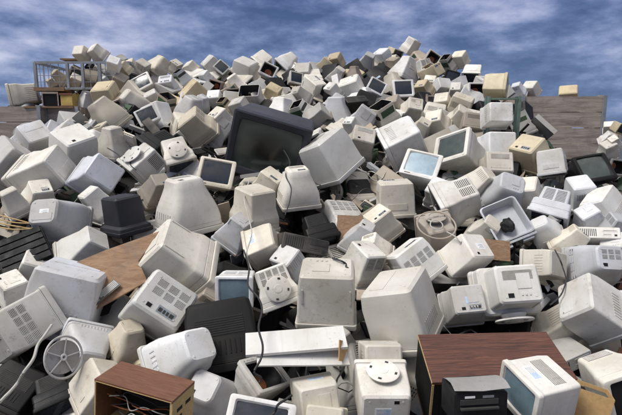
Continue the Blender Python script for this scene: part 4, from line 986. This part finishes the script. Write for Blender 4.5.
# ------------------------------------------------------------------ monitors filling the heap between and behind the ones above
SKIP = set([26,28,43,44,51,52,53,55,61,63,64,65,73,79,80,81,83,84,87,90,91,95,103,104,105,106,107,108,109,111,117,119,120,122,124,130,131,132,133,135,147,149,151,155,159,161,162,163,165,175,177,183,184,185,188,193,195,203,205,207,208,215,216,220,225,226,227,229,231,239,241,243,244,245,246,251,252,253,254,257,262,263,264,265,267,269,275,277,279,280,281,282,284,286,287,288,289,292,293,296,299,300,301,302,303,305,307,311,313,315,317,318,319,320,322,328,331,333,336,337,338,339,340,341,343,345,347,349,351,353,354,355,356,357,358,363,367,368,369,370,371,373,374,375,376,377,379,381,383,385,387,389,390,392,393,394,395,396,402,406,407,410,411,412,413,414,415,417,419,421,423,425,426,427,428,431,432,444,445,446,447,448,449,450,451,452,453,455,457,459,461,462,463,464,465,466,467,468,469,470,471,474,477,482,484,485,486,487,488,489,490,491,493,495,497,498,499,500,501,502,503,504,505,506,507,508,509,510,511,512,513,514,515,517,519,520,521,522,523,524,525,526,527,528,529,531,533,535,536,537,538,539,540,541,542,543,544,545,546,547,548,549,550,551,552,553,554,555,556,557,558,559,560,561,562,563,564,565,566,567,569,571,572,573,574,575,576,577,578,579,580,581,582,583,584,585,586,587,588,589,590,591,592,593,594,595,596,597,598,599,600,601,602,603,605,607,608,609,610,611,612,613,614,615,616,617,618,619,620,621,622,623,624,625,626,627,628,629,630,631,632,633,634,635,636,637,638,639,640,641])
rf = random.Random(77); rk = random.Random(5); k = 0
PAL = 'WWwwLLGGCCccBGYBKKK'
DARKS = [(225, 335, 55, 32), (308, 238, 36, 24), (20, 390, 75, 40), (275, 330, 40, 25), (480, 340, 70, 25), (560, 350, 30, 30), (120, 150, 20, 15), (350, 345, 20, 25)]  # fillers coloured black here, for black scrap and painted gap shade
yy = 1.75
while yy < 8.9:
    st_ = .40+.012*yy if yy < 5 else .36; xx = -6.5 if yy > 4 else -3.9
    while xx < (6.5 if yy > 4 else 3.9):
        x = xx+rf.uniform(-.13, .13); y = yy+rf.uniform(-.13, .13); typ = rf.choice(['taper', 'box', 'step', 'round', 'cube', 'pyr', 'deep', 'flange', 'box'])
        col = rf.choice(PAL); a = rf.uniform(0, 6.283); t = rf.uniform(-1.1, .1); W_ = rf.uniform(.33, .42) if yy < 5 else rf.uniform(.26, .36)
        f = Vector((math.cos(a)*math.cos(t), -abs(math.sin(a))*math.cos(t)*.8-.1, math.sin(t)-.5)).normalized()
        u = Vector((rf.uniform(-1, 1), rf.uniform(-1, 1), rf.uniform(-.3, 1))); vv_ = rf.choice(['t', 'tc', 's', 'c', '']); vs_ = rf.choice([0, 1, 2]); sto = rf.random() < .15; lb = rf.choice([None, None, 'c', 't']); bl = rf.choice([0, 1, 2])
        p = Vector((x, y, E+hz(x, y)-(.31 if y < 4.6 else .12))); k += 1; xx += st_
        q = CM.transposed() @ (p-Vector((0, 0, E))); d = -q.z
        if d < .8: continue
        px, py = 311+FPX*q.x/d, 207.5-FPX*q.y/d
        if px < -190 or px > 812 or py > 450 or k in SKIP: continue
        if any(((px-e[0])/e[2])**2+((py-e[1])/e[3])**2 < 1 for e in ((28, 250, 34, 24), (108, 270, 52, 34), (500, 130, 20, 26), (575, 136, 34, 20))): continue
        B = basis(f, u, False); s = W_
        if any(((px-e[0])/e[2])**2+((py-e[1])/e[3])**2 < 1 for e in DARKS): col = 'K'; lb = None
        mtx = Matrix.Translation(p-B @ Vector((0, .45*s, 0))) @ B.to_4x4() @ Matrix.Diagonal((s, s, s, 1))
        fv = CM.transposed() @ f
        kd = rk.random(); scr_ = rk.choice(['d', 'none', 'open', 'none'])
        nm = 'monitor'; grp_ = 'discarded monitors piled on the heap'
        if kd < .11: o = desktop_case(mtx, rk.choice('wCcGLK')); nm = 'computer case'; grp_ = 'loose computer parts on the heap'
        elif kd < .16: o = keyboard(mtx @ Matrix.Diagonal((1.15, 1.15, 1.15, 1)) @ Matrix.Translation((0, .3, 0)), rk.choice('wcK')); nm = 'keyboard'; grp_ = 'loose computer parts on the heap'
        else: o = monitor(mtx, typ, col, v=vv_, vs=vs_, st=sto, lab=lb, blue=bl, fz=fv.z, scr=scr_ if kd > .8 else 'd', hv=4 if .16 < kd < .28 else None)
        o['fill'] = k
        tag(o, None, nm, grp_)
        THINGS.append([o, px, py, W_*FPX/d, typ, col, fv, scr_ if kd > .8 else 'd', sto, None, True])
    yy += st_*.9
# ------------------------------------------------------------------ labels for the monitors not described by hand
MARKS = [('the black television', 271, 148), ('the wire cage', 84, 75), ('the big grey crate', 562, 125), ('the green rack', 500, 128), ('the plywood sheet', 105, 270), ('the charcoal monitor', 125, 212),
         ('the rosewood television', 490, 355), ('the open walnut cabinet', 145, 392), ('the white boards', 295, 345), ('the open grey shell', 505, 222), ('the pale blue screen', 421, 170),
         ('the two tilted screens', 148, 103), ('the level dark screen', 401, 92), ('the peak of the heap', 411, 47), ('the gutted white ring', 267, 74), ('the diamond-tilted screen', 222, 69), ('the loose swivel ring', 436, 226),
         ('the fan guard', 62, 355), ('the black slatted unit', 22, 255), ('the grey crates', 40, 122), ('the very large pale monitor', 402, 310), ('the cardboard box', 592, 398), ('the bluish pointed monitor', 336, 113), ('the brown pointed monitor', 354, 74),
         ('the dull green screen', 586, 176), ('the blue-screened upright monitor', 237, 288), ('the vented grey monitor', 597, 264), ('the gutted white box', 474, 92), ('the bright rounded skyline monitor', 287, 64)]
SHAPE = {'taper': 'tapered', 'box': 'deep-backed', 'step': 'step-backed', 'round': 'rounded', 'cube': 'boxy', 'pyr': 'pointed', 'deep': 'long-backed', 'flange': 'broad-rimmed'}
ORD = ['nearest', 'second nearest', 'third nearest', 'fourth nearest', 'fifth nearest', 'sixth nearest', 'seventh nearest', 'eighth nearest']
grp = {}
for T in THINGS:
    if T[9]: continue
    o, px, py, w, typ, col, f, scr, sto, _, fill = T
    if px < 0 or px > 622 or py > 415: where = None
    name, mx, my = min(MARKS, key=lambda m_: math.hypot(px-m_[1], (py-m_[2])*1.3))
    dx, dy = px-mx, py-my
    rel = ('above' if dy < 0 else 'below') if abs(dy) > abs(dx)*.8 else ('left of' if dx < 0 else 'right of')
    nm = o['category']; sh_ = SHAPE[typ]+' ' if nm == 'monitor' else ''
    if nm == 'keyboard': pose = 'lying loose'
    elif scr in ('none', 'open'): pose = 'opened'
    elif f.z > .5: pose = 'facing outward'
    elif f.y < -.62: pose = 'lying face down'
    elif f.z < -.5: pose = 'turned away'
    else: pose = 'on its side'
    grp.setdefault((CNAME[col] if nm == 'monitor' else 'scuffed', sh_+nm, pose, rel, name), []).append((math.hypot(dx, dy), T))
for (c_, s_, p_, r_, n_), L in grp.items():
    L.sort(key=lambda e: e[0])
    for i, (dd_, T) in enumerate(L):
        T[0]['label'] = f'{c_} {s_} {p_}, {r_} {n_}' if len(L) == 1 else f'{c_} {s_} {p_}, {ORD[min(i, 7)]} one {r_} {n_}'
